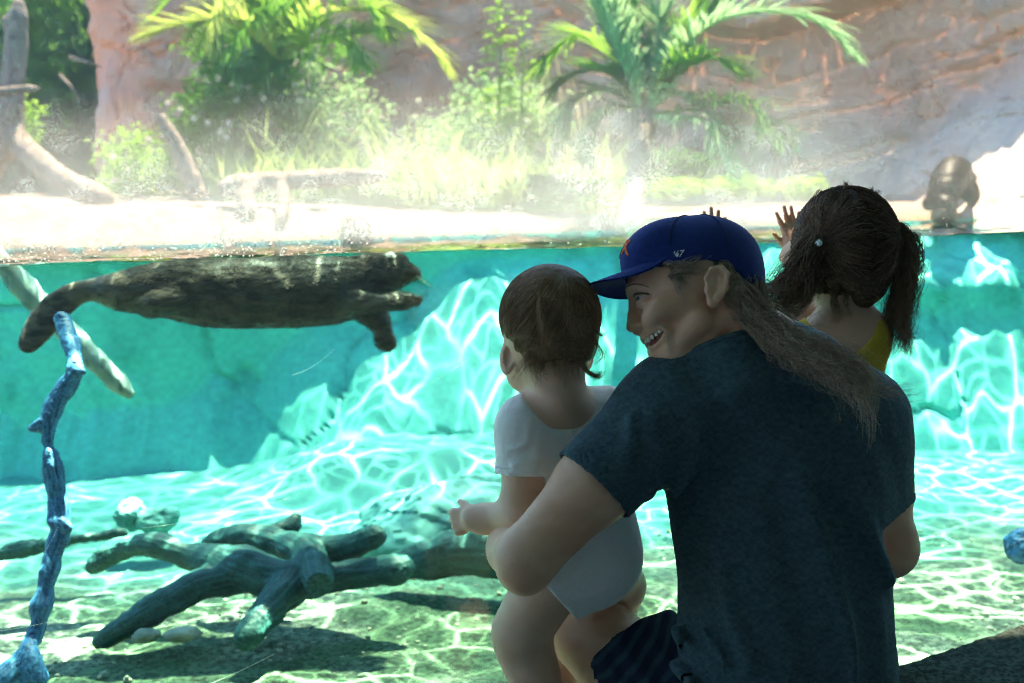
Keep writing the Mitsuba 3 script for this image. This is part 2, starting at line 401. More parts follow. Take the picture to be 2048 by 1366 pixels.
# ------------------------------------------------------------------ the rock wall behind
ctrl = V(-3.6, 12.5, -3.25, 10.6, -3.05, 9.35, -2.6, 8.95, -2.05, 9.35, -1.0, 9.75, 0.4, 9.75, 1.6, 9.5, 2.5, 9.0, 3.2, 8.1, 3.9, 7.2, 5.4, 6.4).reshape(-1, 2)
pl = spline(ctrl, 520)
zs = np.linspace(0.0, 2.4, 140)
t2 = unit(np.gradient(pl, axis=0)); nrm = np.stack([t2[:, 1], -t2[:, 0]], 1)
S = np.concatenate([[0], np.cumsum(np.linalg.norm(np.diff(pl, axis=0), axis=1))])
SS, ZZ = np.meshgrid(S, zs); XX = pl[:, 0][None].repeat(len(zs), 0)
q = np.stack([SS, ZZ * 1.4, SS * 0], -1)
disp = 0.30 * np.clip(ZZ - 0.35, 0, 9) * np.interp(XX, [-2.0, -0.8, 2.2, 2.7], [0, 1, 1, 0.2]) + 0.35 * (nfbm(q * 0.8, 4, 41) - 0.5) + 0.10 * (nfbm(q * 4, 4, 42) - 0.5)
# bedding: long joints that rise to the right, with an overhanging upper bed on the right
bed = ZZ - np.interp(XX, [-3.5, 0.5, 2.0, 3.6, 5], [2.6, 1.75, 1.35, 1.75, 2.1]) + 0.12 * (nfbm(q * 1.6, 3, 43) - 0.5)
right = np.interp(XX, [0.3, 1.6], [0.0, 1.0])
disp += right * 0.30 * np.clip((bed + 0.02) / 0.06, 0, 1) * np.exp(-np.clip(bed, 0, 9) / 1.6)
for k, (off, amp) in enumerate(((-0.34, 0.05), (-0.62, 0.06), (-0.95, 0.04), (0.55, 0.05))):
    b2 = bed - off + 0.10 * (nfbm(q * 2.2 + k, 3, 44 + k) - 0.5)
    disp -= 0.5 * amp * right * np.exp(-(b2 / 0.018) ** 2)
    disp += 0.010 * right * np.clip(b2 / 0.05, -1, 1) * np.exp(-(b2 / 0.3) ** 2)
jx = np.abs(((SS * 1.05 + 0.5 * nfbm(q * 1.2, 3, 49) + np.floor(bed * 3) * 0.37) % 1.0) - 0.5)
disp -= 0.03 * right * np.exp(-(jx / 0.016) ** 2) * (bed < 0)
# the rock breaks into blocks: each cell stands a little in or out
cu, cv = SS * 1.15 + 0.45 * (nfbm(q * 1.3, 3, 52) - .5), bed * 2.1 + 0.5 * (nfbm(q * 1.1, 3, 53) - .5)
cu = cu + 0.5 * (np.floor(cv) % 2)
fu, fv = cu % 1.0, cv % 1.0
cell = np.sin(np.floor(cu) * 12.99 + np.floor(cv) * 78.2) * 43758.5; cell = cell - np.floor(cell)
edge = np.minimum(np.minimum(fu, 1 - fu) / 1.15, np.minimum(fv, 1 - fv) / 2.1)
disp += np.interp(XX, [-0.5, 1.2], [0.25, 1.0]) * (bed < 0.1) * (0.07 * (cell - .5) * np.clip(edge / 0.05, 0, 1) - 0.03 * np.exp(-(edge / 0.014) ** 2) * (nfbm(q * 2, 2, 54) > .42))
# the far right end leans back like a scree slope and so catches the sun
slope = np.interp(XX, [2.2, 2.7, 4.2], [0, 0.85, 1.0])
disp += slope * np.clip(np.interp(XX, [2.2, 2.5, 2.8, 3.2, 4.0], [0.0, 0.35, 0.62, 1.05, 1.9]) - ZZ, 0, 2)
fx = np.abs(nfbm(q * 1.8 + 7, 4, 47) - 0.5); disp -= 0.03 * np.exp(-(fx / 0.010) ** 2)
P = np.stack([pl[:, 0][None] + nrm[:, 0][None] * disp, pl[:, 1][None] + nrm[:, 1][None] * disp, ZZ], -1)
rw = thing('rock_wall', 'tall reddish brown rock wall with ledges and cracks behind the plants', 'rock wall')
add('face', sheet(P), 'm_rock', rw, smooth=35)
pl2 = spline(V(-9, 12.0, -6, 12.2, -4.2, 12.6, -2.6, 12.4).reshape(-1, 2), 120)
zs2 = np.linspace(0.0, 3.0, 60); SS, ZZ = np.meshgrid(np.arange(120) * .05, zs2)
d2 = 0.5 * (nfbm(np.stack([SS, ZZ, SS * 0], -1) * 2.0, 4, 51) - 0.5) + 0.4 * ZZ
P = np.stack([pl2[:, 0][None] + 0 * ZZ, pl2[:, 1][None] + d2 - 0.5, ZZ], -1)
eb = thing('earth_bank', 'dark shaded earth bank below the trees at far left', 'earth bank')
add('face', sheet(P), 'm_earth', eb, smooth=True)

# ------------------------------------------------------------------ continuous bodies: a blended distance field, meshed by surface nets
def cone(a, b, ra, rb, flat=None):
    """A rod from a to b with end radii ra, rb; flat = (direction, factor) presses it flat along a direction."""
    return ('cone', np.asarray(a, float), np.asarray(b, float), float(ra), float(rb), flat)


def ell(c, r, axes=None):
    """An ellipsoid at c with radii r along the rows of axes."""
    return ('ell', np.asarray(c, float), np.asarray(r, float), np.eye(3) if axes is None else np.asarray(axes, float), None, None)


def chain(pts, radii, flat=None):
    return [cone(pts[i], pts[i + 1], radii[i], radii[i + 1], flat) for i in range(len(pts) - 1)]


def dist(pr, p):
    if pr[0] == 'ell':
        q = (p - pr[1]) @ pr[3].T / pr[2]; q2 = q / pr[2]
        k0 = np.sqrt(np.einsum('ij,ij->i', q, q)); k1 = np.sqrt(np.einsum('ij,ij->i', q2, q2))
        return k0 * (k0 - 1) / (k1 + 1e-9)
    _, a, b, ra, rb, flat = pr
    d = b - a; L = d @ d + 1e-12
    q = p - a
    t = np.minimum(np.maximum(q @ (d / L), 0), 1)
    q = q - t[:, None] * d
    return np.sqrt(np.einsum('ij,ij->i', q, q)) - (ra + (rb - ra) * t)


def smin(a, b, k):
    h = np.maximum(k - np.abs(a - b), 0) / k
    return np.minimum(a, b) - h * h * k * 0.25


_near = {}


def field(prims, p):
    """prims: a list of (primitive, blend) or (primitive, blend, -1) to carve. Primitives too far off to matter are skipped."""
    d = None
    if len(prims) > 6 and len(p) > 64:
        c = p.mean(0); R = math.sqrt(((p - c) ** 2).sum(1).max())
        if id(prims) not in _near:
            _near[id(prims)] = (prims, np.array([it[0][1] for it in prims]), np.array([it[0][2] if it[0][0] == 'cone' else it[0][1] for it in prims]), np.array([[max(it[0][3], it[0][4]), min(it[0][3], it[0][4])] if it[0][0] == 'cone' else [it[0][2].max(), it[0][2].min()] for it in prims]), np.array([it[1] for it in prims]), np.array([len(it) == 2 for it in prims]))
        _, A_, B_, r_, k_, add_ = _near[id(prims)]
        ab = B_ - A_; t = np.clip(((c - A_) * ab).sum(1) / ((ab * ab).sum(1) + 1e-12), 0, 1)
        e = np.linalg.norm(c - A_ - t[:, None] * ab, axis=1)
        top = (e - r_[:, 1])[add_].min()
        ok = e - r_[:, 0] < top + 2.05 * R + k_
        ok[np.flatnonzero(add_)[np.argmin((e - r_[:, 1])[add_])]] = True
        use = [prims[i] for i in np.flatnonzero(ok)]
        while len(use[0]) > 2:
            use = use[1:] + use[:1]
        prims = use
    for it in prims:
        e = dist(it[0], p)
        if d is None:
            d = e
        elif len(it) > 2:
            d = -smin(-d, e, it[1])
        else:
            d = smin(d, e, it[1])
    return d


def mesh_field(fn, lo, hi, h, band=3.0):
    """Surface nets of fn(points) = 0 in the box lo..hi with cells of h metres; fn is only evaluated near the surface."""
    lo, hi = np.asarray(lo, float), np.asarray(hi, float)
    B = 6
    n = np.ceil((hi - lo) / (h * B)).astype(int)
    g = np.stack(np.meshgrid(*[np.arange(k) for k in n], indexing='ij'), -1).reshape(-1, 3)
    dc = np.concatenate([fn(lo + (c + 0.5) * h * B) for c in np.array_split(g, max(1, len(g) // 400))])
    act = g[np.abs(dc) < h * B * 1.3]
    N = n * B + 1
    vol = np.full(N, np.nan, np.float32)
    o = np.stack(np.meshgrid(*[np.arange(B + 1)] * 3, indexing='ij'), -1).reshape(-1, 3)
    order = np.lexsort((act[:, 2] // 3, act[:, 1] // 3, act[:, 0] // 3)); act = act[order]
    cut = np.flatnonzero(np.any(np.diff(act // 3, axis=0) != 0, axis=1)) + 1
    for c in np.split(act, cut):
        idx = (c[:, None] * B + o[None]).reshape(-1, 3)
        vol[idx[:, 0], idx[:, 1], idx[:, 2]] = fn(lo + idx * h)
    s = vol < 0; ok = ~np.isnan(vol)
    cs = [(i, j, k) for i in (0, 1) for j in (0, 1) for k in (0, 1)]
    sl = lambda a, c: a[c[0]:N[0] - 1 + c[0], c[1]:N[1] - 1 + c[1], c[2]:N[2] - 1 + c[2]]
    anyin = np.zeros(N - 1, bool); allin = np.ones(N - 1, bool); valid = np.ones(N - 1, bool)
    for c in cs:
        anyin |= sl(s, c); allin &= sl(s, c); valid &= sl(ok, c)
    cell = np.argwhere(anyin & ~allin & valid)
    val = np.stack([vol[tuple((cell + c).T)] for c in cs], 1).astype(float)
    num = np.zeros((len(cell), 3)); cnt = np.zeros(len(cell))
    for a in range(8):
        for b in range(a + 1, 8):
            ca, cb = np.array(cs[a]), np.array(cs[b])
            if np.abs(ca - cb).sum() != 1:
                continue
            va, vb = val[:, a], val[:, b]; m = (va < 0) != (vb < 0)
            t = np.where(m, va / np.where(m, va - vb, 1), 0)
            num += np.where(m[:, None], ca + t[:, None] * (cb - ca), 0); cnt += m
    verts = lo + (cell + num / cnt[:, None]) * h
    ids = np.full(N - 1, -1, np.int32); ids[tuple(cell.T)] = np.arange(len(cell))
    F = []
    for ax in range(3):
        e = np.zeros(3, int); e[ax] = 1
        a = s[:N[0] - e[0], :N[1] - e[1], :N[2] - e[2]]; b = s[e[0]:, e[1]:, e[2]:]
        okk = ok[:N[0] - e[0], :N[1] - e[1], :N[2] - e[2]] & ok[e[0]:, e[1]:, e[2]:]
        pt = np.argwhere((a != b) & okk)
        u, w = (ax + 1) % 3, (ax + 2) % 3
        pt = pt[(pt[:, u] > 0) & (pt[:, w] > 0) & (pt[:, u] < N[u] - 1) & (pt[:, w] < N[w] - 1)]
        eu = np.zeros(3, int); eu[u] = 1; ew = np.zeros(3, int); ew[w] = 1
        q = np.stack([ids[tuple((pt - eu - ew).T)], ids[tuple((pt - ew).T)], ids[tuple(pt.T)], ids[tuple((pt - eu).T)]], 1)
        inside = s[tuple(pt.T)]
        q = np.where(inside[:, None], q, q[:, ::-1])
        F.append(q[(q >= 0).all(1)])
    F = np.vstack(F)
    return verts, np.vstack([F[:, [0, 1, 2]], F[:, [0, 2, 3]]])


def smooth_mesh(v, f, it=4, lam=0.5, mu=-0.52):
    import scipy.sparse as sp
    n = len(v)
    i = np.concatenate([f[:, 0], f[:, 1], f[:, 2], f[:, 1], f[:, 2], f[:, 0]]); j = np.concatenate([f[:, 1], f[:, 2], f[:, 0], f[:, 0], f[:, 1], f[:, 2]])
    A = sp.csr_matrix((np.ones(len(i)), (i, j)), shape=(n, n)); A.data[:] = 1
    deg = np.maximum(np.asarray(A.sum(1)).ravel(), 1)
    for _ in range(it):
        v = v + lam * (A @ v / deg[:, None] - v)
        v = v + mu * (A @ v / deg[:, None] - v)
    return v, f


def bounds(prims, pad=0.03):
    lo, hi = [], []
    for it in prims:
        pr = it[0]
        if len(it) > 2:
            continue
        if pr[0] == 'ell':
            R = np.abs(pr[3].T) @ pr[2]; lo.append(pr[1] - R); hi.append(pr[1] + R)
        else:
            lo += [pr[1] - pr[3], pr[2] - pr[4]]; hi += [pr[1] + pr[3], pr[2] + pr[4]]
    return np.min(lo, 0) - pad, np.max(hi, 0) + pad


def body(prims, h, disp=None, it=3, box_=None):
    lo, hi = box_ or bounds(prims)
    v, f = mesh_field(lambda p: field(prims, p) - (disp(p) if disp else 0), lo, hi, h)
    return smooth_mesh(v, f, it)

# ------------------------------------------------------------------ drowned wood, stones
def px_chain(rows):
    """rows of (photo x, photo y, distance, radius in photo pixels) -> points and radii in metres."""
    r = np.asarray(rows, float)
    return np.array([at(a, b, c) for a, b, c, _ in r]), r[:, 3] * r[:, 2] / FPX


def limb(rows, k, n=5):
    p, r = px_chain(rows)
    pr = spline(np.hstack([p, r[:, None]]), max(n, 3 * len(p)))
    return [(c, k) for c in chain(pr[:, :3], pr[:, 3])]


dw = []
dw += limb([(182, 1134, 3.55, 9), (200, 1120, 3.55, 17), (235, 1098, 3.55, 24), (305, 1090, 3.5, 26), (385, 1112, 3.45, 27), (430, 1130, 3.42, 34)], .03)
dw += limb([(405, 1108, 3.45, 26), (470, 1132, 3.38, 44), (545, 1155, 3.34, 46), (620, 1165, 3.34, 40)], .03)
dw += limb([(500, 1150, 3.38, 34), (400, 1172, 3.34, 36), (330, 1205, 3.3, 30), (265, 1245, 3.28, 25), (195, 1285, 3.28, 15)], .03)
dw += limb([(590, 1165, 3.32, 42), (550, 1210, 3.2, 36), (505, 1255, 3.1, 26), (486, 1286, 3.06, 13)], .03)
dw += limb([(420, 1088, 3.6, 22), (500, 1078, 3.55, 34), (570, 1092, 3.48, 36), (625, 1125, 3.34, 36), (638, 1168, 3.18, 29)], .03)
dw += limb([(585, 1098, 3.5, 30), (650, 1100, 3.46, 28), (705, 1090, 3.42, 25), (745, 1074, 3.38, 20), (760, 1066, 3.37, 9)], .025)
dw += limb([(620, 1165, 3.34, 34), (700, 1152, 3.34, 27), (760, 1145, 3.32, 27), (795, 1141, 3.3, 27), (812, 1134, 3.3, 12)], .025)
dw += limb([(520, 1080, 3.55, 24), (575, 1060, 3.58, 20), (594, 1036, 3.6, 8)], .02)
def barked(prims, h, dark, light, seed, groove=.0028, it=1):
    """A limbed trunk whose grain, grooves and tone run along each limb: mesh and vertex colours."""
    v, f = body(prims, h, lambda p: .026 * (nfbm(p * 15, 3, seed) - .5) + .020 * np.abs(nfbm(p * V(9, 9, 9), 2, seed + 5) - .5), it)
    best = np.full(len(v), 9.0); along = np.zeros(len(v)); rad = np.zeros((len(v), 3)); run = 0.0
    for it_ in prims:
        if len(it_) > 2 or it_[0][0] != 'cone':
            continue
        _, a, b, ra, rb, _f = it_[0]
        d_ = b - a; L = np.linalg.norm(d_); q = v - a; t_ = np.clip(q @ d_ / L ** 2, 0, 1); c = q - t_[:, None] * d_
        e = np.linalg.norm(c, axis=1) - (ra + (rb - ra) * t_); m = e < best
        best[m] = e[m]; along[m] = run + t_[m] * L; rad[m] = unit(c[m]); run += L
    g = nfbm(np.hstack([along[:, None] * 7, rad[:, :1] * 7 + rad[:, 1:2] * 3, rad[:, 2:] * 7]), 3, seed + 1)
    fine = nfbm(np.hstack([along[:, None] * 14, rad[:, :1] * 22 + rad[:, 1:2] * 9, rad[:, 2:] * 22]), 2, seed + 2)
    k = np.clip((g - .5) * 2.2 + (fine - .5) * 1.6 + .45, 0, 1)
    v = v + rad * ((g - .5) * 2 * groove + (fine - .5) * groove)[:, None]
    return (v, f), np.array(dark) + (np.array(light) - np.array(dark)) * k[:, None]


def cut_end(rows, depth=.010, r=.075):
    """Breaks a limb's round end off: a shallow hollow where it was snapped."""
    p, rr = px_chain(rows[-2:]); d_ = unit(p[1] - p[0])
    return [(cone(p[1] + d_ * (r - depth + rr[1] * .3), p[1] + d_ * (r - depth + rr[1] * .3 + .001), r, r), .006, -1)]


W1, W2 = (0.004, 0.036, 0.036), (0.018, 0.098, 0.092)
ends = [[(625, 1125, 3.34, 30), (638, 1168, 3.18, 25)]]
dw = [(cone(q[0][1], q[0][2], q[0][3] * .80, q[0][4] * .80), .018) for q in dw]
for e_ in ends:
    dw += cut_end(e_)
m_, c_ = barked(dw, 0.0055, W1, W2, 61)
t = thing('driftwood', 'big sunken driftwood with forked branches and snapped stubs on the gravel', 'driftwood')
add('trunk', m_, 'm_wet_wood', t, smooth=True, color=c_)

t = thing('driftwood', 'thin dark sunken stick lying behind the blue branch at left', 'stick')
m_, c_ = barked(limb([(-60, 1122, 3.9, 11), (30, 1102, 3.9, 13), (110, 1085, 3.9, 12), (180, 1074, 3.92, 9), (250, 1066, 3.95, 5)], .01), .006, W1, W2, 64, .003)
add('stem', m_, 'm_wet_wood', t, smooth=True, color=c_)

t = thing('driftwood', 'dark fallen trunk lying on the pool floor half hidden by the toddler', 'driftwood')
m_, c_ = barked(limb([(770, 1140, 3.75, 16), (850, 1120, 3.7, 32), (930, 1105, 3.65, 42), (1040, 1110, 3.6, 48), (1140, 1130, 3.6, 40)], .02), .007, W1, W2, 67)
add('trunk', m_, 'm_wet_wood', t, smooth=True, color=c_)

t = thing('sunken_log', 'pale grey green log slanting down into the water at left', 'log')
p, r = px_chain([(-120, 405, 3.75, 23), (-10, 512, 3.75, 22), (60, 588, 3.75, 24), (130, 660, 3.75, 22), (200, 730, 3.75, 22), (240, 770, 3.75, 18), (264, 792, 3.75, 9)])
add('trunk', tube(p, r, 16, 70, 0.30, 22, seed=5), 'm_log', t, smooth=True)

t = thing('blue_branch', 'thin crooked blue branch standing upright in the water at left', 'branch')
BS = .72
bb = limb([(128, 640, 2.9, 13), (140, 690, 2.85, 16), (152, 738, 2.8, 16), (120, 790, 2.8, 17), (98, 848, 2.78, 17), (102, 930, 2.75, 19), (114, 1000, 2.75, 20), (122, 1060, 2.72, 21),
           (100, 1130, 2.7, 20), (85, 1200, 2.68, 20), (68, 1270, 2.66, 21), (30, 1335, 2.6, 24), (-40, 1400, 2.55, 28)], .012)
bb += limb([(150, 738, 2.8, 10), (168, 745, 2.78, 5)], .012) + limb([(96, 850, 2.78, 12), (62, 858, 2.76, 6)], .012) + limb([(122, 1050, 2.72, 14), (138, 1058, 2.7, 8)], .01)
bb += limb([(56, 1300, 2.62, 20), (66, 1345, 2.6, 20), (62, 1400, 2.6, 22)], .02)
bb = [(cone(q[0][1], q[0][2], q[0][3] * BS, q[0][4] * BS), q[1]) for q in bb]
m_, c_ = barked(bb, .0042, (0.006, 0.045, 0.14), (0.075, 0.26, 0.48), 71, .0022)
add('stem', m_, 'm_bark', t, smooth=True, color=c_)


def stone(label, px, py, z, r, seed, mat='m_stone', group=None, name='stone', sub=4, rot=0.3, amp=0.22):
    t = thing(name, label, name.replace('_', ' '), group)
    add('body', boulder(at(px, py, z), r, seed, sub, amp, rot=rot), mat, t, smooth=40)
    return t


stone('large sunken boulder behind the toddler\'s fist', 930, 1085, 4.3, (0.42, 0.30, 0.22), 3, 'm_wet_stone', name='boulder', sub=5)
stone('small square sunken stone standing left of its twin behind the driftwood', 262, 1032, 4.25, (0.055, 0.05, 0.055), 5, 'm_wet_stone', amp=.3)
stone('flat sunken slab leaning right of a square stone behind the driftwood', 315, 1040, 4.25, (0.075, 0.06, 0.05), 6, 'm_wet_stone', amp=.3, rot=0.8)
stone('dark blue stone in the water at the right edge', 2052, 1092, 2.9, (0.045, 0.05, 0.045), 7, 'm_blue_wood')
stone('flat pale stone on the gravel below the driftwood, left of two', 292, 1272, 3.2, (0.035, 0.03, 0.018), 8)
stone('flat pale stone with a dark edge on the gravel below the driftwood', 365, 1268, 3.2, (0.05, 0.035, 0.018), 9)
stone('brown mottled stone at the water\'s edge on the bank', 712, 468, 6.15, (0.085, 0.10, 0.09), 11, 'm_earth', amp=.3)
pebs = []
ico = trimesh.creation.icosphere(1); iv, jf = np.array(ico.vertices), np.array(ico.faces)
for i in range(1300):
    y = rng.uniform(2.3, 4.4); x = rng.uniform(-0.45, 0.5) * y
    if nfbm(np.array([[x * 2.2, y * 2.2, 3.0]]), 2, 5)[0] < 0.46 or y < glass_y(x) + 0.05:
        continue
    r = rng.uniform(0.003, 0.011) * (0.7 + 0.6 * rng.random())
    a = rng.uniform(0, 6.28); R = np.array([[math.cos(a), math.sin(a), 0], [-math.sin(a), math.cos(a), 0], [0, 0, 1]])
    pebs.append((iv * (1 + 0.25 * (rng.random((len(iv), 1)) - .5)) * V(r, r * .75, r * .5) @ R + V(x, y, -1.045 + rng.uniform(-.006, .008)), jf))
k = add('gravel', join(pebs), 'm_stone', smooth=True); labels[k] = {'label': 'loose pebbles strewn over the pool floor', 'category': 'gravel', 'kind': 'stuff'}

t = thing('window_ledge', 'dark rough concrete ledge under the window at the lower right corner', 'ledge')
A, B_ = at(1780, 1338, 2.25), at(2250, 1184, 2.60)
d = unit(B_ - A); side = V(-d[1], d[0], 0)
top = [A - d * 0.5, B_, B_ - side * 0.5 - V(0, 0, .03), A - d * 0.5 - side * 0.5 - V(0, 0, .03)]
v = np.vstack([top, [q * V(1, 1, 0) + V(0, 0, -1.05) for q in top]])
m = trimesh.Trimesh(v, np.array([[0, 2, 1], [0, 3, 2], [4, 5, 6], [4, 6, 7], [0, 1, 5], [0, 5, 4], [1, 2, 6], [1, 6, 5], [2, 3, 7], [2, 7, 6], [3, 0, 4], [3, 4, 7]])).subdivide_to_size(0.012)
vv = np.array(m.vertices); vv += 0.004 * (nnoise(vv * 160, 3)[:, None] - .5) * V(1, 1, 1.6)
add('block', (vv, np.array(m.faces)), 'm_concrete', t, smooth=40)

# ------------------------------------------------------------------ dead wood on the bank
t = thing('dead_tree', 'bare forked grey dead trunk standing at the far left', 'dead tree')
dt = limb([(38, 10, 7.0, 13), (32, 90, 7.0, 18), (24, 180, 7.0, 19), (18, 270, 7.0, 22), (-20, 330, 7.0, 24), (-70, 420, 6.9, 28)], .05)
dt += limb([(20, 270, 7.0, 20), (70, 315, 6.9, 19), (120, 358, 6.8, 19), (170, 385, 6.75, 20), (215, 400, 6.7, 14)], .05)
dt += limb([(20, 55, 7.0, 9), (14, 40, 7.0, 5)], .03)
add('trunk', body(dt, 0.012, lambda p: 0.02 * (nfbm(p * V(20, 20, 6), 3, 66) - 0.5), 1), 'm_dry_wood', t, smooth=True)
t = thing('dead_branch', 'short bleached broken branch crossing the forked dead trunk', 'branch')
p, r = px_chain([(-40, 190, 6.8, 10), (20, 182, 6.8, 9), (60, 178, 6.8, 7), (80, 177, 6.8, 3)])
add('stem', tube(p, r, 8, 20, .3, 20), 'm_dry_wood', t, smooth=True)
t = thing('tree_stump', 'leaning grey branch stump rising from the sandy bank', 'stump')
p, r = px_chain([(398, 395, 6.5, 20), (378, 350, 6.5, 19), (360, 305, 6.5, 17), (340, 268, 6.5, 15), (322, 232, 6.5, 9)])
add('stem', tube(p, r, 12, 30, .25, 16, seed=4), 'm_dry_wood', t, smooth=True)
t = thing('fallen_log', 'long pale fallen log lying level on the sandy bank', 'log')
fl = limb([(448, 378, 6.35, 14), (480, 368, 6.4, 15), (560, 362, 6.45, 15), (660, 357, 6.5, 15), (768, 353, 6.55, 11)], .04) + limb([(515, 365, 6.42, 13), (490, 395, 6.33, 14), (500, 425, 6.25, 12)], .03) + limb([(560, 365, 6.44, 10), (568, 400, 6.33, 11), (560, 440, 6.2, 9)], .03)
add('trunk', body(fl, 0.010, lambda p: 0.014 * (nfbm(p * V(8, 20, 20), 3, 67) - 0.5), 1), 'm_dry_wood', t, smooth=True)
t = thing('dead_branch', 'pale peeled post standing in the water below the fallen log', 'branch')
p, r = px_chain([(455, 515, 6.0, 15), (455, 470, 6.05, 14), (452, 430, 6.12, 10)])
add('stem', tube(p, r, 10, 16, .25, 18, seed=6), 'm_dry_wood', t, smooth=True)
for (a, b, lab) in (((120, 150), (160, 205), 'thin dead twig in the shade right of the dead trunk'), ((140, 115), (205, 135), 'pale dead twig leaning against the left edge of the rock wall')):
    t = thing('twig', lab, 'twig')
    add('stem', tube([at(*a, 8.6), at((a[0] + b[0]) / 2 + 6, (a[1] + b[1]) / 2, 8.5), at(*b, 8.5)], [.012, .010, .004], 6, 10, .3), 'm_dry_wood', t, smooth=True)

# ------------------------------------------------------------------ plants
def frond_parts(pts, n, L, W, droop, seed, spread=1.0, lift=0.15):
    """A palm frond: a rachis along pts and n leaflets on either side, hanging as much as droop."""
    r = np.random.default_rng(seed)
    c = spline(pts, 60)
    tt, a, b = frames(c)
    up = unit(V(0, 0, 1) - tt * tt[:, 2:3]); sd = unit(np.cross(tt, up))
    stem = tube(c[::3], np.linspace(0.016, 0.003, 20), 6)
    s = np.linspace(0.16, 0.985, n); k = (s * 59).astype(int)
    pos, dd, bend, LL = [], [], [], []
    for sg in (-1, 1):
        j = r.normal(0, 0.10, (n, 3))
        ang = np.interp(s, [0, 0.5, 1], [1.1, 0.8, 0.35])[:, None]
        d = unit(tt[k] * np.cos(ang) + sg * sd[k] * np.sin(ang) * spread + up[k] * lift + j)
        pos.append(c[k]); dd.append(d); bend.append(V(0, 0, -1) * droop * (0.6 + 0.8 * r.random((n, 1)))); LL.append(L * np.interp(s, [0.1, 0.3, 0.75, 1], [0.5, 1, 0.85, 0.35]) * (0.85 + 0.3 * r.random(n)))
    return stem, blades(np.vstack(pos), np.vstack(dd), np.vstack(bend), np.concatenate(LL), W)


def palm(label, base, fr, mats_, L, W, droop, n, seed, trunk=None):
    t = thing('palm', label, 'palm')
    if trunk:
        add('trunk', trunk, 'm_dry_wood', t, smooth=True)
    for i, row in enumerate(fr):
        st, bl = frond_parts(np.array([at(*q) for q in row]), n, L, W, droop, seed + i)
        add('frond', join([st, bl]), mats_[i % len(mats_)], t)


b = (1290, 232, 6.9)
palm('green palm with long arching fronds in front of the rock wall', b, [
    [b, (1255, 150, 6.85), (1215, 60, 6.8), (1165, -40, 6.7)], [b, (1275, 130, 6.95), (1262, 40, 7.0), (1240, -60, 7.0)], [b, (1310, 130, 6.9), (1318, 30, 6.9), (1312, -70, 6.8)],
    [b, (1335, 130, 6.9), (1385, 30, 6.9), (1450, -50, 6.8)], [b, (1350, 120, 6.75), (1430, 45, 6.6), (1540, 22, 6.45), (1640, 45, 6.3), (1712, 110, 6.2)],
    [b, (1345, 130, 6.9), (1420, 20, 6.95), (1520, -60, 6.95)], [b, (1265, 140, 6.9), (1230, 40, 6.85), (1190, -60, 6.8)],
    [b, (1340, 165, 6.8), (1390, 125, 6.7), (1440, 120, 6.6), (1475, 140, 6.5)], [b, (1330, 195, 6.8), (1375, 190, 6.7), (1420, 215, 6.6), (1440, 262, 6.55)],
    [b, (1250, 170, 6.95), (1200, 140, 7.0), (1140, 150, 7.05), (1110, 175, 7.1)], [b, (1240, 190, 7.0), (1190, 180, 7.1), (1150, 205, 7.1), (1135, 250, 7.1)],
    [b, (1220, 110, 7.1), (1160, 70, 7.2), (1110, 95, 7.3), (1085, 130, 7.3)], [b, (1265, 215, 7.0), (1225, 220, 7.0), (1195, 250, 7.0), (1180, 300, 7.0)],
    [b, (1400, 215, 6.6), (1490, 200, 6.4), (1530, 230, 6.3), (1562, 278, 6.2)], [b, (1370, 235, 6.6), (1420, 245, 6.5), (1450, 275, 6.4), (1462, 312, 6.4)],
], ['m_leaf_grey', 'm_leaf', 'm_leaf_grey', 'm_leaf_light'], 0.32, 0.022, 0.20, 84, 200,
    tube([at(1262, 462, 6.2), at(1266, 420, 6.35), at(1272, 360, 6.6), at(1282, 290, 6.8), at(1290, 232, 6.9)], [0.062, 0.058, 0.06, 0.07, 0.075], 14, 40, .25, 14))
b = (560, 120, 8.0)
palm('yellow green feathery palm behind the flowering bushes at left', b, [
    [b, (540, 40, 7.9), (470, -20, 7.8), (380, -30, 7.7), (300, 40, 7.6)], [b, (600, 60, 7.8), (680, 20, 7.6), (780, 30, 7.5), (850, 80, 7.4), (888, 130, 7.4)],
    [b, (590, 30, 8.0), (660, -40, 7.9), (780, -60, 7.8)], [b, (570, 40, 8.1), (590, -40, 8.1)], [b, (530, 60, 8.0), (500, 0, 8.0), (440, -60, 8.0)],
    [b, (520, 80, 7.7), (440, 40, 7.5), (350, 50, 7.4), (290, 72, 7.35)], [b, (610, 90, 7.7), (690, 70, 7.6), (760, 60, 7.5), (820, 62, 7.4)],
    [b, (552, 60, 7.9), (548, 0, 7.9), (545, -60, 7.9)], [b, (600, 50, 7.9), (625, -10, 7.9), (640, -70, 7.9)], [(470, -60, 7.6), (440, -10, 7.5), (420, 40, 7.45), (410, 80, 7.4)], [(640, -70, 7.6), (690, -30, 7.5), (740, 10, 7.45), (770, 60, 7.4)],
    [b, (560, 60, 7.8), (520, 20, 7.6), (480, 60, 7.4), (450, 110, 7.3)], [b, (600, 80, 7.7), (650, 50, 7.6), (700, 80, 7.5), (720, 130, 7.4)]],
    ['m_leaf_light', 'm_leaf_yellow', 'm_leaf_light', 'm_leaf'], 0.36, 0.024, 0.12, 64, 300)


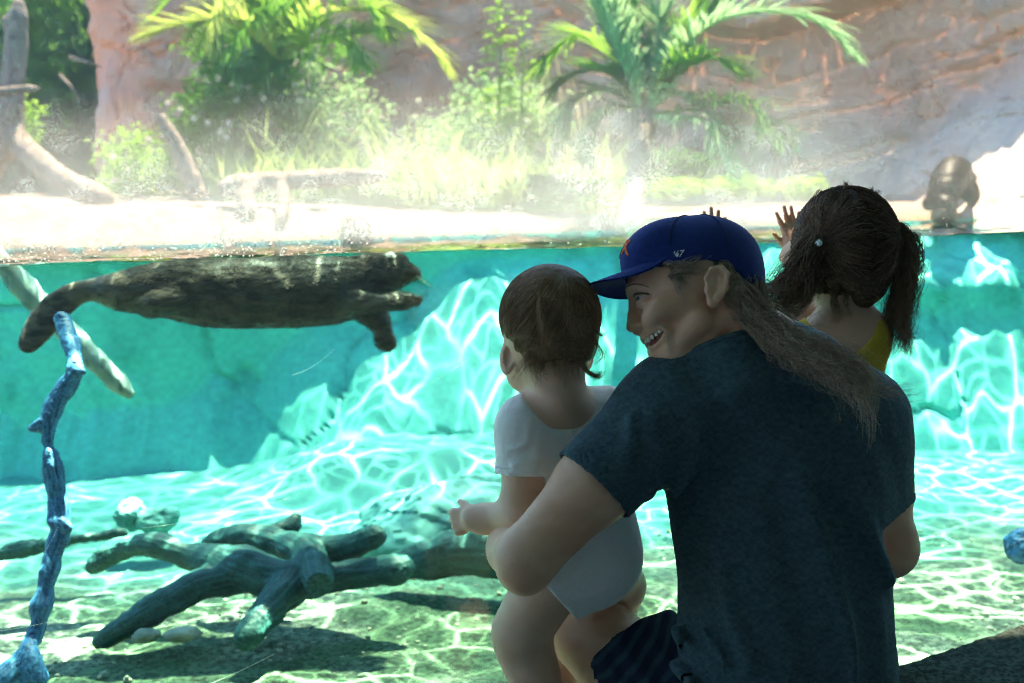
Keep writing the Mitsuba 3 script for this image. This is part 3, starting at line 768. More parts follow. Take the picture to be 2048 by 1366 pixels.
def bush(name, label, cat, c, r, n, mat, L, W, seed, group=None, petals=0, stems=14):
    """A bush of separate leaves round a ragged set of clumps, on thin stems, with some flowers."""
    rr = np.random.default_rng(seed)
    t = thing(name, label, cat, group)
    c, r = np.asarray(c, float), np.asarray(r, float)
    cl = unit(rr.normal(size=(26, 3))) * rr.uniform(0.35, 1.0, (26, 1)) * r + c
    pos = cl[rr.integers(0, 26, n)] + rr.normal(size=(n, 3)) * r * 0.20
    d = unit(rr.normal(size=(n, 3)) + unit(pos - c) * 0.9 + V(0, 0, 0.2)); up = unit(rr.normal(size=(n, 3)) * 0.6 + V(0, -0.2, 1))
    add('leaves', leaves(pos, d, up, L * rr.uniform(.6, 1.3, n), W * rr.uniform(.6, 1.3, n), droop=.2), mat, t, kind='stuff')
    base = c - V(0, 0, r[2] * 1.05)
    add('stems', join([tube([base + rr.normal(size=3) * r * V(.3, .3, 0), (base + q) / 2 + rr.normal(size=3) * 0.03, q], [.009, .007, .003], 5, 7) for q in cl[:stems]]), 'm_stem', t, kind='stuff')
    if petals:
        pos = cl[rr.integers(0, 26, petals)] + rr.normal(size=(petals, 3)) * r * 0.24 + V(0, -0.1, 0.04)
        P = np.repeat(pos, 5, 0); a = np.tile(np.arange(5) * 1.2566, petals) + np.repeat(rr.uniform(0, 6, petals), 5)
        d = np.stack([np.cos(a), 0.3 * np.sin(a) - .5, np.sin(a)], 1)
        add('flowers', leaves(P, d, np.tile(V(0, -1, .4), (len(P), 1)), 0.028, 0.022), 'm_petal', t, kind='stuff')


bush('flowering_bush', 'tall green bush dotted with white flowers right of the leaning stump', 'bush', at(470, 235, 8.0), (0.42, 0.3, 0.42), 2600, 'm_leaf', .07, .035, 1, petals=46)
bush('flowering_bush', 'dark green leafy bush directly under the yellow green palm', 'bush', at(520, 130, 8.3), (0.50, 0.3, 0.28), 1900, 'm_leaf', .08, .04, 2, petals=14)
bush('flowering_bush', 'straggly flowering bush in the middle below the arching palm frond', 'bush', at(655, 235, 8.2), (0.32, 0.3, 0.36), 1500, 'm_leaf_grey', .06, .03, 3, petals=50)
bush('flowering_bush', 'low pale flowering bush at the foot of the palm trunk', 'bush', at(980, 245, 8.2), (0.5, 0.35, 0.28), 2200, 'm_leaf_grey', .06, .028, 4, petals=36)
bush('flowering_bush', 'light green low bush behind the leaning stump', 'bush', at(300, 340, 8.0), (0.32, 0.25, 0.22), 1500, 'm_leaf_light', .05, .025, 5, petals=16)
bush('bush', 'small light green bush on the bank right of the palm trunk, nearest the palm', 'bush', at(1350, 378, 7.4), (0.16, 0.14, 0.06), 500, 'm_leaf_light', .04, .02, 6, stems=8)
bush('bush', 'small light green bush on the bank just left of the girl\'s head', 'bush', at(1500, 370, 7.6), (0.22, 0.14, 0.07), 700, 'm_leaf_light', .04, .02, 7, stems=8)
bush('bush', 'small light green bush on the bank just above the girl\'s hair', 'bush', at(1610, 375, 7.7), (0.13, 0.12, 0.06), 400, 'm_leaf_light', .04, .02, 8, stems=8)
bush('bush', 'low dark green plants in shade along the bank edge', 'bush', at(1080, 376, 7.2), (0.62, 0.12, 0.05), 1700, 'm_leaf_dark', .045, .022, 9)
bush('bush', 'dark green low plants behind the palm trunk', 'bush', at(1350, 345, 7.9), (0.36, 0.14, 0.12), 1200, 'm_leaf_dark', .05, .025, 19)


def tree(label, c, r, n, mat, L, W, seed, base):
    rr = np.random.default_rng(seed)
    t = thing('tree', label, 'tree')
    c, r = np.asarray(c, float), np.asarray(r, float)
    cl = unit(rr.normal(size=(40, 3))) * rr.uniform(0.3, 1.0, (40, 1)) ** .6 * r + c
    pos = cl[rr.integers(0, 40, n)] + rr.normal(size=(n, 3)) * 0.16
    d = unit(rr.normal(size=(n, 3)) + V(0, 0, -0.3)); up = unit(rr.normal(size=(n, 3)) * .6 + V(0, -.3, 1))
    add('crown', leaves(pos, d, up, L * rr.uniform(.6, 1.3, n), W * rr.uniform(.6, 1.3, n), droop=.2), mat, t, kind='stuff')
    add('trunk', join([tube([base, (base + c) / 2, c], [.10, .08, .04], 8, 14, .2)] + [tube([(base + c) / 2 + (c - base) * .1 * (i % 4), (c + q) / 2, q], [.04, .025, .008], 5, 8) for i, q in enumerate(cl[:16])]), 'm_earth', t, smooth=True)


tree('dark green leafy tree beyond the dead trunk at far left', at(60, 40, 10.5), (0.9, 0.7, 0.75), 5200, 'm_leaf', .13, .065, 21, V(-4.6, 11.0, 0.8))
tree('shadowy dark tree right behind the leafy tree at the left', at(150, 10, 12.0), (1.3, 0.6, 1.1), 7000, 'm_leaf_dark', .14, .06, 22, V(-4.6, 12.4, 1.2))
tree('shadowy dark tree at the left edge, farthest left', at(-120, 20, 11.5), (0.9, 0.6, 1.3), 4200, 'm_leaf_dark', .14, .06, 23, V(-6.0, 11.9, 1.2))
bush('bush', 'low bright green bush in the shade under the forked trunk', 'bush', at(45, 245, 8.8), (0.16, 0.16, 0.22), 380, 'm_leaf_light', .06, .035, 10)


def weed(label, px, zdist, ytop, ybot, n, seed, mat='m_leaf_light', L=.11):
    """An upright leafy weed whose leaves are parts."""
    rr = np.random.default_rng(seed)
    t = thing('leafy_weed', label, 'plant')
    a, b = at(px, ybot, zdist), at(px + 8, ytop, zdist)
    add('stem', tube([a, (a + b) / 2 + V(.02, 0, 0), b], [.010, .008, .003], 6, 10), 'm_stem', t, smooth=True)
    for i in range(n):
        s = (i + .5) / n; q = a + (b - a) * s; ang = i * 2.4 + rr.normal(0, .3)
        L1 = L * (1.15 - .5 * s)
        base = q[None] + rr.normal(size=(3, 3)) * .015
        d = np.array([[math.cos(ang + e), .6 * math.sin(ang + e), .35] for e in (-.5, 0, .5)])
        add('leaf', leaves(base + d * L1 * .35, d, np.tile(V(0, -.3, 1), (3, 1)), L1, L1 * .5, droop=.3), mat, t)


weed('tall leafy light green weed in front of the reddish rock', 990, 7.8, -10, 330, 34, 31)
weed('shorter leafy weed with yellowish leaves right of the tall one', 1035, 7.9, 30, 300, 22, 32, L=.09)

pos, dd, bend, LL = [], [], [], []
for i in range(9000):
    px, py = rng.uniform(420, 1260), rng.uniform(300, 372)
    if rng.random() > math.exp(-((px - 860) / 330) ** 2) + .12:
        continue
    z = rng.uniform(7.0, 8.6); p = at(px, py, z); p[2] = bank_z(p[0], p[1])
    pos.append(p); a = rng.uniform(0, 6.28); dd.append(unit(V(.35 * math.cos(a), .35 * math.sin(a), 1))); bend.append(V(math.cos(a), math.sin(a), -.5) * .35); LL.append(rng.uniform(.12, .42) * (1 if rng.random() < .9 else 1.7))
k = add('grass', blades(np.array(pos), np.array(dd), np.array(bend), np.array(LL), 0.011, 3), 'm_grass'); labels[k] = {'label': 'pale green grass on the bank in the middle', 'category': 'grass', 'kind': 'stuff'}
pos, dd, bend, LL = [], [], [], []
for px, n, top in ((1090, 10, 90), (1130, 14, 70), (1165, 12, 100), (1060, 8, 130), (1200, 8, 190)):
    for i in range(n):
        p = at(px + rng.normal(0, 14), 330, 8.0); p[2] = bank_z(p[0], p[1]); hgt = at(px, top + rng.uniform(-20, 90), 8.0)[2] - p[2]
        pos.append(p); dd.append(unit(V(rng.normal(0, .08), rng.normal(0, .08), 1))); bend.append(V(rng.normal(0, .15), rng.normal(0, .1), -.05)); LL.append(hgt)
t = thing('reed_clump', 'tall straw coloured grass stalks left of the green palm', 'grass')
add('stalks', blades(np.array(pos), np.array(dd), np.array(bend), np.array(LL), 0.014, 4), 'm_straw', t, kind='stuff')

# ------------------------------------------------------------------ people
def skin_c(a, b):
    def fn(p, n, uv):
        c = mix(a, b, smoothstep(0.35, 0.65, fbm(p.x * 22, p.y * 22, p.z * 22, 3)))
        fr = smoothstep(0.80, 0.86, noise(p.x * 420, p.y * 420, p.z * 420)) * smoothstep(0.5, 0.7, noise(p.x * 30, p.y * 30, p.z * 30))
        return mix(c, mi.Color3f(a) * 0.6, fr * 0.3)
    return fn


def cloth_c(a, b, f=700.0):
    def fn(p, n, uv):
        s = noise(p.x * f, p.y * f, p.z * f * 1.7)
        g = fbm(p.x * 190, p.y * 190, p.z * 190, 2)
        return mix(a, b, dr.clip(0.6 * s + 0.8 * (g - 0.3), 0, 1))
    return fn


def stripe_c(p, n, uv):
    u = p.x * 0.75 - p.z * 0.66
    k = dr.sin(u * 330) * 0.5 + 0.5
    c = mix((0.012, 0.018, 0.035), (0.022, 0.045, 0.060), smoothstep(0.4, 0.95, k))
    return c * (0.8 + 0.4 * noise(p.x * 600, p.y * 600, p.z * 600))


scene.update({
    'm_skin': princ(proc(skin_c((0.64, 0.345, 0.225), (0.72, 0.43, 0.30))), 0.5, 0.35),
    'm_baby_skin': princ(proc(skin_c((0.66, 0.40, 0.28), (0.72, 0.46, 0.34))), 0.5, 0.35),
    'm_girl_skin': princ(proc(skin_c((0.50, 0.29, 0.21), (0.55, 0.33, 0.24))), 0.5, 0.35),
    'm_lip': princ((0.42, 0.15, 0.13), 0.4, 0.4),
    'm_tooth': princ((0.75, 0.70, 0.60), 0.25, 0.5),
    'm_mouth': princ((0.22, 0.07, 0.06), 0.6),
    'm_eye': princ((0.36, 0.33, 0.30), 0.25, 0.4), 'm_iris': princ((0.02, 0.028, 0.025), 0.15, 0.5),
    'm_shirt': two(princ(proc(cloth_c((0.020, 0.048, 0.062), (0.088, 0.140, 0.170))), 0.95, 0.1, sheen=0.5)),
    'm_shorts': two(princ(proc(stripe_c), 0.9, 0.1)),
    'm_cap': two(princ(proc(cloth_c((0.010, 0.022, 0.12), (0.018, 0.042, 0.19), 500.0)), 0.9, 0.15, sheen=0.3)),
    'm_white_thread': two(princ((0.7, 0.7, 0.72), 0.8)), 'm_orange_thread': two(princ((0.70, 0.14, 0.02), 0.8)), 'm_blue_thread': two(princ((0.012, 0.022, 0.10), 0.9)),
    'm_onesie': two(princ(proc(cloth_c((0.74, 0.71, 0.70), (0.84, 0.82, 0.81), 500.0)), 0.95, 0.1)),
    'm_yellow': two(princ(proc(cloth_c((0.40, 0.28, 0.03), (0.52, 0.38, 0.06), 500.0)), 0.95, 0.1)),
    'm_hair': princ({'type': 'mesh_attribute', 'name': 'vertex_color'}, 0.55, 0.12), 'm_dark_hair': princ((0.07, 0.045, 0.03), 0.5, 0.4), 'm_brow': princ((0.20, 0.14, 0.09), 0.5, 0.4),
    'm_hair_tie': princ((0.7, 0.8, 0.9), 0.15, 0.9),
})


def strands(paths, r0, r1=None):
    """Many hairs as thin three-sided tubes: paths (n, m, 3)."""
    n, m, _ = paths.shape
    t = unit(np.gradient(paths, axis=1))
    a = unit(np.cross(t, V(0.31, 0.42, 0.85))); b = np.cross(t, a)
    r = np.linspace(r0, r0 * 0.3 if r1 is None else r1, m)[None, :, None]
    P = np.stack([paths + r * (math.cos(q) * a + math.sin(q) * b) for q in (0, 2.094, 4.189)], 2)
    i, j = np.meshgrid(np.arange(m - 1), np.arange(3), indexing='ij')
    q = np.stack([i * 3 + j, i * 3 + (j + 1) % 3, (i + 1) * 3 + (j + 1) % 3, (i + 1) * 3 + j], -1).reshape(-1, 4)
    f = (q[None] + (np.arange(n) * 3 * m)[:, None, None]).reshape(-1, 4)
    return P.reshape(-1, 3), np.vstack([f[:, [0, 1, 2]], f[:, [0, 2, 3]]])


def hair(parts, shell, dark, light, seed, tips=1.25):
    """Hairs (paths, root radius) and the shell beneath them as one coloured mesh: each hair its own tone, paler towards the tip."""
    r = np.random.default_rng(seed); M, C = [], []
    dark, light = np.array(dark), np.array(light)
    for paths, r0 in parts:
        n, m, _ = paths.shape
        k = np.clip(r.beta(1.3, 2.2, n), 0, 1)[:, None, None]
        c = (dark + (light - dark) * k) * np.linspace(.85, tips, m)[None, :, None]
        M.append(strands(paths, r0)); C.append(np.repeat(c[:, :, None], 3, 2).reshape(-1, 3))
    if shell is not None:
        v = shell[0]; M.append(shell)
        k = np.clip(1.6 * (nfbm(v * V(260, 90, 260), 2, seed) - .35), 0, 1)[:, None]
        C.append(dark * .8 + (light - dark) * k * .35)
    return join(M), np.clip(np.vstack(C), 0, 1)


def flow(guides, n, m, spread, seed, wave=0.0, freq=3.0, fray=1.0, tip=(0.8, 1.0), locks=None):
    """n hairs of m points following guide curves (lists of points), spread metres about them, gathered in locks that wave together and fray towards the tip."""
    r = np.random.default_rng(seed)
    G = np.stack([spline(np.array(g), 40) for g in guides])
    K = locks or max(6, n // 22)
    lg, lo_, lo2, lp_, lf, lw = r.integers(len(G), size=K), r.normal(size=(K, 3)), r.normal(size=(K, 3)), r.uniform(0, 6.28, (K, 3)), r.uniform(.7, 1.4, K), r.uniform(.4, 1.3, K)
    k_ = r.integers(K, size=n); L = r.uniform(*tip, size=n)
    s = np.linspace(0, 1, m)
    q = s[None] * 39 * L[:, None]; i0 = np.minimum(q.astype(int), 38); w = (q - i0)[..., None]
    c = G[lg[k_][:, None], i0] * (1 - w) + G[lg[k_][:, None], i0 + 1] * w
    S3 = s[None, :, None]
    o = lo_[k_] * .55 + r.normal(size=(n, 3)) * .28; o2 = lo2[k_] * .55 + r.normal(size=(n, 3)) * .35
    ph = lp_[k_] + r.normal(0, .35, (n, 3)); fr = lf[k_] * freq * r.uniform(.92, 1.08, n)
    wv = np.sin(S3 * 6.283 * fr[:, None, None] + ph[:, None]) * wave * (lw[k_] * r.uniform(.8, 1.2, n))[:, None, None] * (.15 + S3)
    return c + spread * (o[:, None] * (1 - S3) + o2[:, None] * fray * S3) + wv


def hand(w, d, n, size, curls, spreads, lens=(0.90, 1.0, 0.94, 0.76), thumb=None, fr=0.0085, k=0.004):
    """A hand from the wrist w along d with its back facing n; curls = bend in radians at each joint per finger (index to little)."""
    d, n = unit(d), np.asarray(n, float); n = unit(n - d * (n @ d)); sd = np.cross(d, n)      # sd: towards the thumb side
    P = []
    pw = 0.40 * size; pl = 0.50 * size
    heads = [w + d * pl * (0.97, 1.0, 0.97, 0.90)[i] + sd * pw * (0.5 - i / 3.0) * 0.92 for i in range(4)]
    for i in range(4):
        P.append((cone(w + sd * pw * (0.5 - i / 3) * 0.5, heads[i], fr * 1.25, fr * 1.25), 0.012 * size / .18))
    for i in range(4):
        L = 0.46 * size * lens[i]; a = 0.0; p = heads[i]; dd = unit(d + sd * spreads[i])
        for j, fl in enumerate((0.46, 0.30, 0.24)):
            a += curls[i] * (0.8, 1.1, 0.8)[j]
            q = p + (dd * math.cos(a) - n * math.sin(a)) * L * fl
            P.append((cone(p, q, fr * (1.05, 0.98, 0.9)[j], fr * (0.98, 0.9, 0.78)[j]), k)); p = q
    tb = thumb or (0.75, 0.6, 0.25)                          # out to the side, forward, down towards the palm
    b0 = w + d * pl * 0.22 + sd * pw * 0.40
    dd = unit(sd * tb[0] + d * tb[1] - n * tb[2])
    q = b0 + dd * 0.24 * size; P.append((cone(b0, q, fr * 1.45, fr * 1.12), 0.010 * size / .18))
    dd2 = unit(dd + d * 0.35 - n * tb[2] * 0.4); q2 = q + dd2 * 0.17 * size
    P.append((cone(q, q2, fr * 1.12, fr * 0.85), k))
    return P


def at_glass(px, py, off=0.0):
    """The point on the room side of the pane seen at a photo pixel, off metres in front of it."""
    a, b = at(px, py, 1.0), at(px, py, 3.0)
    fa, fb = a[1] - glass_y(a[0]) + off, b[1] - glass_y(b[0]) + off
    return a + (b - a) * (-fa / (fb - fa))


def folds(rows, k=0.03):
    return [(c, k) for row in rows for c in chain(np.array([at(*q[:3]) for q in row]), [q[3] for q in row])]


# ---- the adult -----------------------------------------------------------------------------------
HZ = 1.85; HS = HZ / FPX                                      # metres per photo pixel at the head
HC = at(1400, 560, HZ)
ROLLH, YAWH = math.radians(14), math.radians(-2)
ex, ey, ez = RIGHT, UP, FWD


def hm(X, Y, L):
    """Head coordinates (photo pixels from the ear: right, up, away) -> world, with the head's roll and turn."""
    X, Y, L = (np.asarray(q, float) for q in (X, Y, L))
    Y1 = Y * math.cos(ROLLH) - L * math.sin(ROLLH); L1 = L * math.cos(ROLLH) + Y * math.sin(ROLLH)
    X2 = X * math.cos(YAWH) - L1 * math.sin(YAWH); L2 = L1 * math.cos(YAWH) + X * math.sin(YAWH)
    return HC + HS * (X2[..., None] * ex + Y1[..., None] * ey + L2[..., None] * ez)


def proj(w):
    d_ = np.asarray(w) - CAM; z = d_ @ FWD
    return 1024 + FPX * (d_ @ RIGHT) / z, 683 - FPX * (d_ @ UP) / z


def hq(px, py, L=0.0):
    return hm(px - 1400.0, 560.0 - py, L)


def hp(px, py, L=0.0):
    """A head landmark: where the photo shows it on the near side, and how far it lies to the side (negative: towards the viewer)."""
    px, py, L = np.broadcast_arrays(*(np.asarray(q, float) for q in (px, py, L)))
    X, Y = px - 1400.0, 560.0 - py
    for _ in range(6):
        a_, b_ = proj(hm(X, Y, -np.abs(L)))
        X = X + (px - a_); Y = Y + (b_ - py)
    return hm(X, Y, L)


HAX = np.stack([hm(1, 0, 0) - hm(0, 0, 0), hm(0, 1, 0) - hm(0, 0, 0), hm(0, 0, 1) - hm(0, 0, 0)]) / HS


def hell(px, py, L, r, tilt=0.0):
    """Ellipsoid in the head: radii (forward, up, sideways) in pixels, tilted by degrees in the profile plane (positive: front down)."""
    t = math.radians(tilt); f = -HAX[0] * math.cos(t) - HAX[1] * math.sin(t); u = -HAX[0] * math.sin(t) + HAX[1] * math.cos(t)
    return ell((hq if L == 0 else hp)(px, py, L), np.array(r) * HS, np.stack([f, u, HAX[2]]))


def hc(a, b, ra, rb):
    return cone(hp(*a), hp(*b), ra * HS, rb * HS)


def hchain(rows, k):
    return [(hc(rows[i][:3], rows[i + 1][:3], rows[i][3], rows[i + 1][3]), k * HS) for i in range(len(rows) - 1)]


S = HS
head = [(hell(1388, 540, 0, (130, 98, 98), 12), 1e-3),
        (hell(1352, 606, 0, (78, 104, 64), 16), 26 * S),
        (hell(1334, 690, 0, (32, 28, 34), 15), 22 * S)]
for sg in (-1, 1):
    head += [(hc((1402, 640, 62 * sg), (1345, 702, 24 * sg), 26, 18), 26 * S),
             (hell(1312, 630, 48 * sg, (32, 24, 24), 38), 14 * S),                     # cheek raised by the smile
             (hell(1350, 606, 66 * sg, (42, 22, 16), 10), 22 * S)]                     # cheekbone
head += [(hell(1324, 710, 0, (22, 20, 24)), 14 * S), (hell(1272, 578, 0, (20, 13, 46), 10), 18 * S),
         (hell(1306, 676, 0, (28, 28, 36), 20), 12 * S)]
# eye sockets, nose
for sg in (-1, 1):
    head += [(hell(1266, 600, 36 * sg, (14, 12, 20), 10), 14 * S, -1), (hell(1289, 598, 36 * sg, (18.5, 17, 19)), 7 * S), (hell(1274, 596, 42 * sg, (16, 3.8, 17), 2), 1.5 * S, -1)]
head += hchain([(1266, 590, 0, 12), (1267, 610, 0, 8.5), (1265, 630, 0, 9), (1263, 654, 0, 11)], 7) + [(hc((1268, 638, 0), (1288, 650, 0), 9, 13), 7 * S), (hc((1284, 600, 0), (1290, 640, 0), 12, 14), 8 * S)]
for sg in (-1, 1):
    head += [(hell(1279, 652, 16 * sg, (14, 11, 9), 15), 6 * S)]
    # smile fold from the wing of the nose round the corner of the mouth
    head += hchain([(1290, 646, 27 * sg, 7), (1312, 652, 42 * sg, 9), (1332, 668, 47 * sg, 9), (1338, 690, 42 * sg, 7)], 12)
# the open smile, laid on the face where the photo shows it and mirrored to the far side
head_closed = list(head)


def face_at(px, py):
    """Head coordinates of the face's near surface under a photo pixel."""
    o, d_ = CAM, unit(at(px, py, 1.0) - CAM)
    t_ = np.arange(1.70, 1.95, .0006); ins = np.flatnonzero(field(head_closed, o + t_[:, None] * d_) < 0)
    w_ = o + t_[ins[0] if len(ins) else 200] * d_
    return ((w_ - HC) @ np.linalg.inv(HAX)) / S


def smile(near, mid, n=31):
    q = np.array([face_at(*p_) for p_ in near] + [((hq(*mid) - HC) @ np.linalg.inv(HAX)) / S])
    q[-1, 2] = 0
    return spline(np.vstack([q, q[-2::-1] * V(1, 1, -1)]), n)


def hw(q):
    return HC + S * np.asarray(q) @ HAX


c_mid = smile([(1328, 660), (1319, 667), (1307, 677), (1297, 684)], (1291, 689))
c_up = smile([(1329, 656), (1318, 656), (1304, 664), (1291, 673)], (1284, 678))
c_lo = smile([(1330, 663), (1323, 679), (1311, 691), (1303, 697)], (1299, 700))
core = V(1350 - 1400, 560 - 682, 0)
inw = unit(core - c_mid)
r_open = np.interp(np.abs(np.linspace(-1, 1, 31)), [0, .4, .75, 1], [11, 10.5, 8.5, 2])
for i in range(30):
    head += [(cone(hw(c_mid[i]), hw(c_mid[i + 1]), r_open[i] * S, r_open[i + 1] * S), 1.5 * S, -1), (cone(hw(c_mid[i] + 8 * inw[i]), hw(c_mid[i + 1] + 8 * inw[i + 1]), r_open[i] * S, r_open[i + 1] * S), 1.5 * S, -1)]
for sg in (-1, 1):
    head += [(hell(1274, 666, 8 * sg, (6, 6, 4)), 3 * S, -1)]
    head += hchain([(1278, 612, 34 * sg, 4), (1292, 612, 50 * sg, 4.5), (1306, 604, 62 * sg, 3)], 8)
for cc, rr0 in ((c_up, 3.2), (c_lo, 4.6)):
    for i in range(30):
        w0, w1 = (np.interp(abs(j - 15) / 15, [0, .5, 1], [1, .85, .5]) * rr0 for j in (i, i + 1))
        head += [(cone(hw(cc[i] + 1.5 * inw[i]), hw(cc[i + 1] + 1.5 * inw[i + 1]), w0 * S, w1 * S), 4 * S)]
# ears
for sg in (-1, 1):
    A = hp(1432, 566, 88 * sg)
    head += [(hell(1432, 572, 92 * sg, (19, 36, 9), -14), 7 * S), (hell(1426, 604, 90 * sg, (12, 12, 8)), 6 * S)]
    head += [(hell(1428, 582, 101 * sg, (9, 16, 9), -8), 5 * S, -1), (hell(1438, 556, 102 * sg, (8, 12, 6), -20), 4 * S, -1)]
    head += hchain([(1416, 576, 97 * sg, 4), (1412, 556, 99 * sg, 5), (1424, 538, 101 * sg, 5.5), (1442, 534, 102 * sg, 5.5), (1455, 548, 102 * sg, 5.5), (1452, 576, 100 * sg, 5), (1438, 602, 96 * sg, 5)], 4)
    head += hchain([(1440, 556, 98 * sg, 3.5), (1444, 576, 98 * sg, 4), (1432, 594, 97 * sg, 4)], 3)
    head += [(hell(1413, 580, 92 * sg, (6, 8, 6)), 4 * S)]
# neck
head += [(cone(hp(1432, 625, 0), at(1515, 715, 1.85), 66 * S, 74 * S), 24 * S), (cone(hp(1370, 690, 0), at(1440, 745, 1.86), 36 * S, 44 * S), 26 * S)]
head += [(cone(hp(1452, 632, -60), at(1390, 722, 1.80), 14 * S, 12 * S), 16 * S), (cone(hp(1475, 628, -54), at(1520, 720, 1.80), 20 * S, 34 * S), 30 * S)]

shL, shR = at(1340, 822, 1.83), at(1718, 842, 1.90)
elL, elR = at(1052, 1117, 1.78), at(1776, 1095, 1.93)
torso = [(ell(at(1555, 900, 1.87), (.158, .17, .10), [RIGHT, UP, FWD]), 1e-3), (ell(at(1566, 1090, 1.87), (.146, .17, .095), [RIGHT, UP, FWD]), .06),
         (ell(at(1578, 1320, 1.87), (.155, .15, .11), [RIGHT, UP, FWD]), .06),
         (cone(shL, shR, .058, .056), .05), (cone(at(1512, 705, 1.85), at(1385, 775, 1.84), .052, .046), .04), (cone(at(1530, 705, 1.85), at(1650, 790, 1.88), .052, .046), .04)]
armL = [(cone(shL, at(1190, 968, 1.80), .056, .053), .04), (cone(at(1190, 968, 1.80), elL, .054, .043), .03), (cone(elL, at(1030, 1098, 1.90), .042, .038), .02),
        (cone(at(1030, 1098, 1.90), at(1085, 1085, 2.03), .038, .029), .03), (ell(at(1046, 1152, 1.775), (.022, .026, .022)), .025)]
wL = at(1087, 1085, 2.03)
armL += hand(wL, at(1150, 1090, 2.08) - wL, FWD, .17, (.75, .8, .85, .9), (.12, .03, -.05, -.12))
armR = [(cone(shR, at(1752, 970, 1.92), .054, .050), .04), (cone(at(1752, 970, 1.92), elR, .050, .041), .03), (cone(elR, at(1700, 1100, 2.10), .041, .032), .03)]
wR = at(1690, 1098, 2.13)
armR += [(cone(at(1700, 1100, 2.10), wR, .030, .027), .02)] + hand(wR, at(1650, 1090, 2.24) - wR, RIGHT + UP, .18, (.5, .5, .5, .55), (.1, .03, -.05, -.1))
hipL, hipR = at(1405, 1490, 1.87), at(1700, 1480, 1.9)
knL, knR = at(1108, 1188, 2.09), at(1500, 1500, 2.30)
legs = [(cone(hipL, knL, .086, .062), .05), (cone(knL, at(1085, 1500, 2.16), .058, .050), .03), (cone(at(1085, 1500, 2.16), at(1085, 1790, 2.06), .05, .036), .03), (cone(at(1085, 1800, 2.06), at(1040, 1825, 2.26), .036, .028), .03),
        (cone(hipR, knR, .086, .060), .05), (cone(knR, at(1640, 1740, 1.98), .056, .040), .03), (cone(at(1640, 1740, 1.98), at(1600, 1790, 2.14), .036, .028), .03)]
adult = thing('person', 'crouching person in a blue cap and dark T-shirt smiling at the toddler on their knee', 'person')
allp = head + torso + armL + armR + legs
add('body', body(allp, .0025, None, 3), 'm_skin', adult, smooth=True)

# lips, teeth, eye
tm = []
for i in range(13):
    u_ = 2.5 + i * (25 / 12.0); k_ = int(u_); w_ = u_ - k_
    o_ = c_up[k_] * (1 - w_) + c_up[k_ + 1] * w_; tn = unit(c_up[k_ + 1] - c_up[k_]); nn = -unit(inw[k_]); nn = unit(nn - tn * (nn @ tn)); dn = np.cross(tn, nn); dn = dn * (1 if dn[1] < 0 else -1)
    b_ = trimesh.creation.icosphere(2); vv = np.array(b_.vertices); vv = np.sign(vv) * np.abs(vv) ** 0.55
    e_ = abs(i - 6); hgt = (7.4, 7.2, 7.2, 6.8, 6.0, 5.0, 3.8)[e_]; wd = (4.6, 4.3, 4.3, 4.0, 3.8, 3.6, 3.2)[e_]
    o_ = o_ - nn * 4.5 + dn * (hgt * .78)
    tm.append((hw(o_ + vv[:, :1] * wd * tn + vv[:, 1:2] * hgt * dn + vv[:, 2:3] * 2.4 * nn), np.array(b_.faces)))
add('teeth', join(tm), 'm_tooth', adult, smooth=True, kind='stuff')
add('mouth', tube(hw(c_mid + 15 * inw), np.maximum(r_open + 3, 3) * S, 12), 'm_mouth', adult, smooth=True)
lp = []
for cc, rr0 in ((c_up, 2.8), (c_lo, 4.2)):
    w0 = np.interp(np.abs(np.linspace(-1, 1, 31)), [0, .5, 1], [1, .8, .35]) * rr0
    add('lip', tube(hw(cc + .6 * inw), w0 * S, 10), 'm_lip', adult, smooth=True)
ico = trimesh.creation.icosphere(3)
for sg in (-1, 1):
    ec = hp(1289, 598, 36 * sg); gz = unit(-HAX[0] * .86 + HAX[2] * sg * .42 - HAX[1] * .16)
    e = add('eye', (ec + ico.vertices * 16 * S, np.array(ico.faces)), 'm_eye', adult, smooth=True)
    add('iris', (ec + gz * 9.6 * S + ico.vertices * 8.2 * S, np.array(ico.faces)), 'm_iris', e, smooth=True)
    rows = np.array([(1268, 594, 24 * sg), (1269, 589.5, 36 * sg), (1279, 587, 50 * sg), (1299, 588, 58 * sg)])
    add('eyelashes', tube(hp(rows[:, 0], rows[:, 1], rows[:, 2]), np.array([0.8, 2.2, 2.6, 1.0]) * S, 6, 20), 'm_dark_hair', adult, smooth=True)
    rows = np.array([(1254, 574, 22 * sg), (1262, 570, 38 * sg), (1278, 569, 54 * sg), (1298, 575, 64 * sg)])
    add('eyebrow', tube(hp(rows[:, 0], rows[:, 1], rows[:, 2]), np.array([1.0, 1.8, 1.6, 0.6]) * S, 6, 24, .5, 300), 'm_brow', adult, smooth=True)

# cap
crown = [(hell(1388, 538, 0, (138, 108, 106), 12), 1e-3), (hell(1442, 572, 0, (82, 74, 92), 0), 30 * S), (hell(1310, 500, 0, (66, 46, 80), 24), 40 * S)]
inner = [(hell(1388, 541, 0, (133, 103, 101), 12), 1e-3), (hell(1442, 575, 0, (77, 71, 87), 0), 30 * S), (hell(1312, 505, 0, (62, 42, 76), 24), 40 * S)]
# the cap's rim plane: from the brim at the forehead up over the ear and down to the nape
c0, c1 = hq(1240, 546, 0), hq(1525, 560, 0)
nrm_c = unit(np.cross(hm(0, 0, 1) - hm(0, 0, 0), c1 - c0)); nrm_c = nrm_c if nrm_c @ UP > 0 else -nrm_c


def cap_field(p):
    d = np.maximum(field(crown, p), -field(inner, p))
    x = ((p - HC) @ HAX[0]) / S
    cut = ((p - c0) @ nrm_c) - S * np.interp(x, [-160, -60, 0, 40, 90, 130], [-14, -8, 4, -2, -34, -62])
    seam = 0
    return np.maximum(d, -cut)


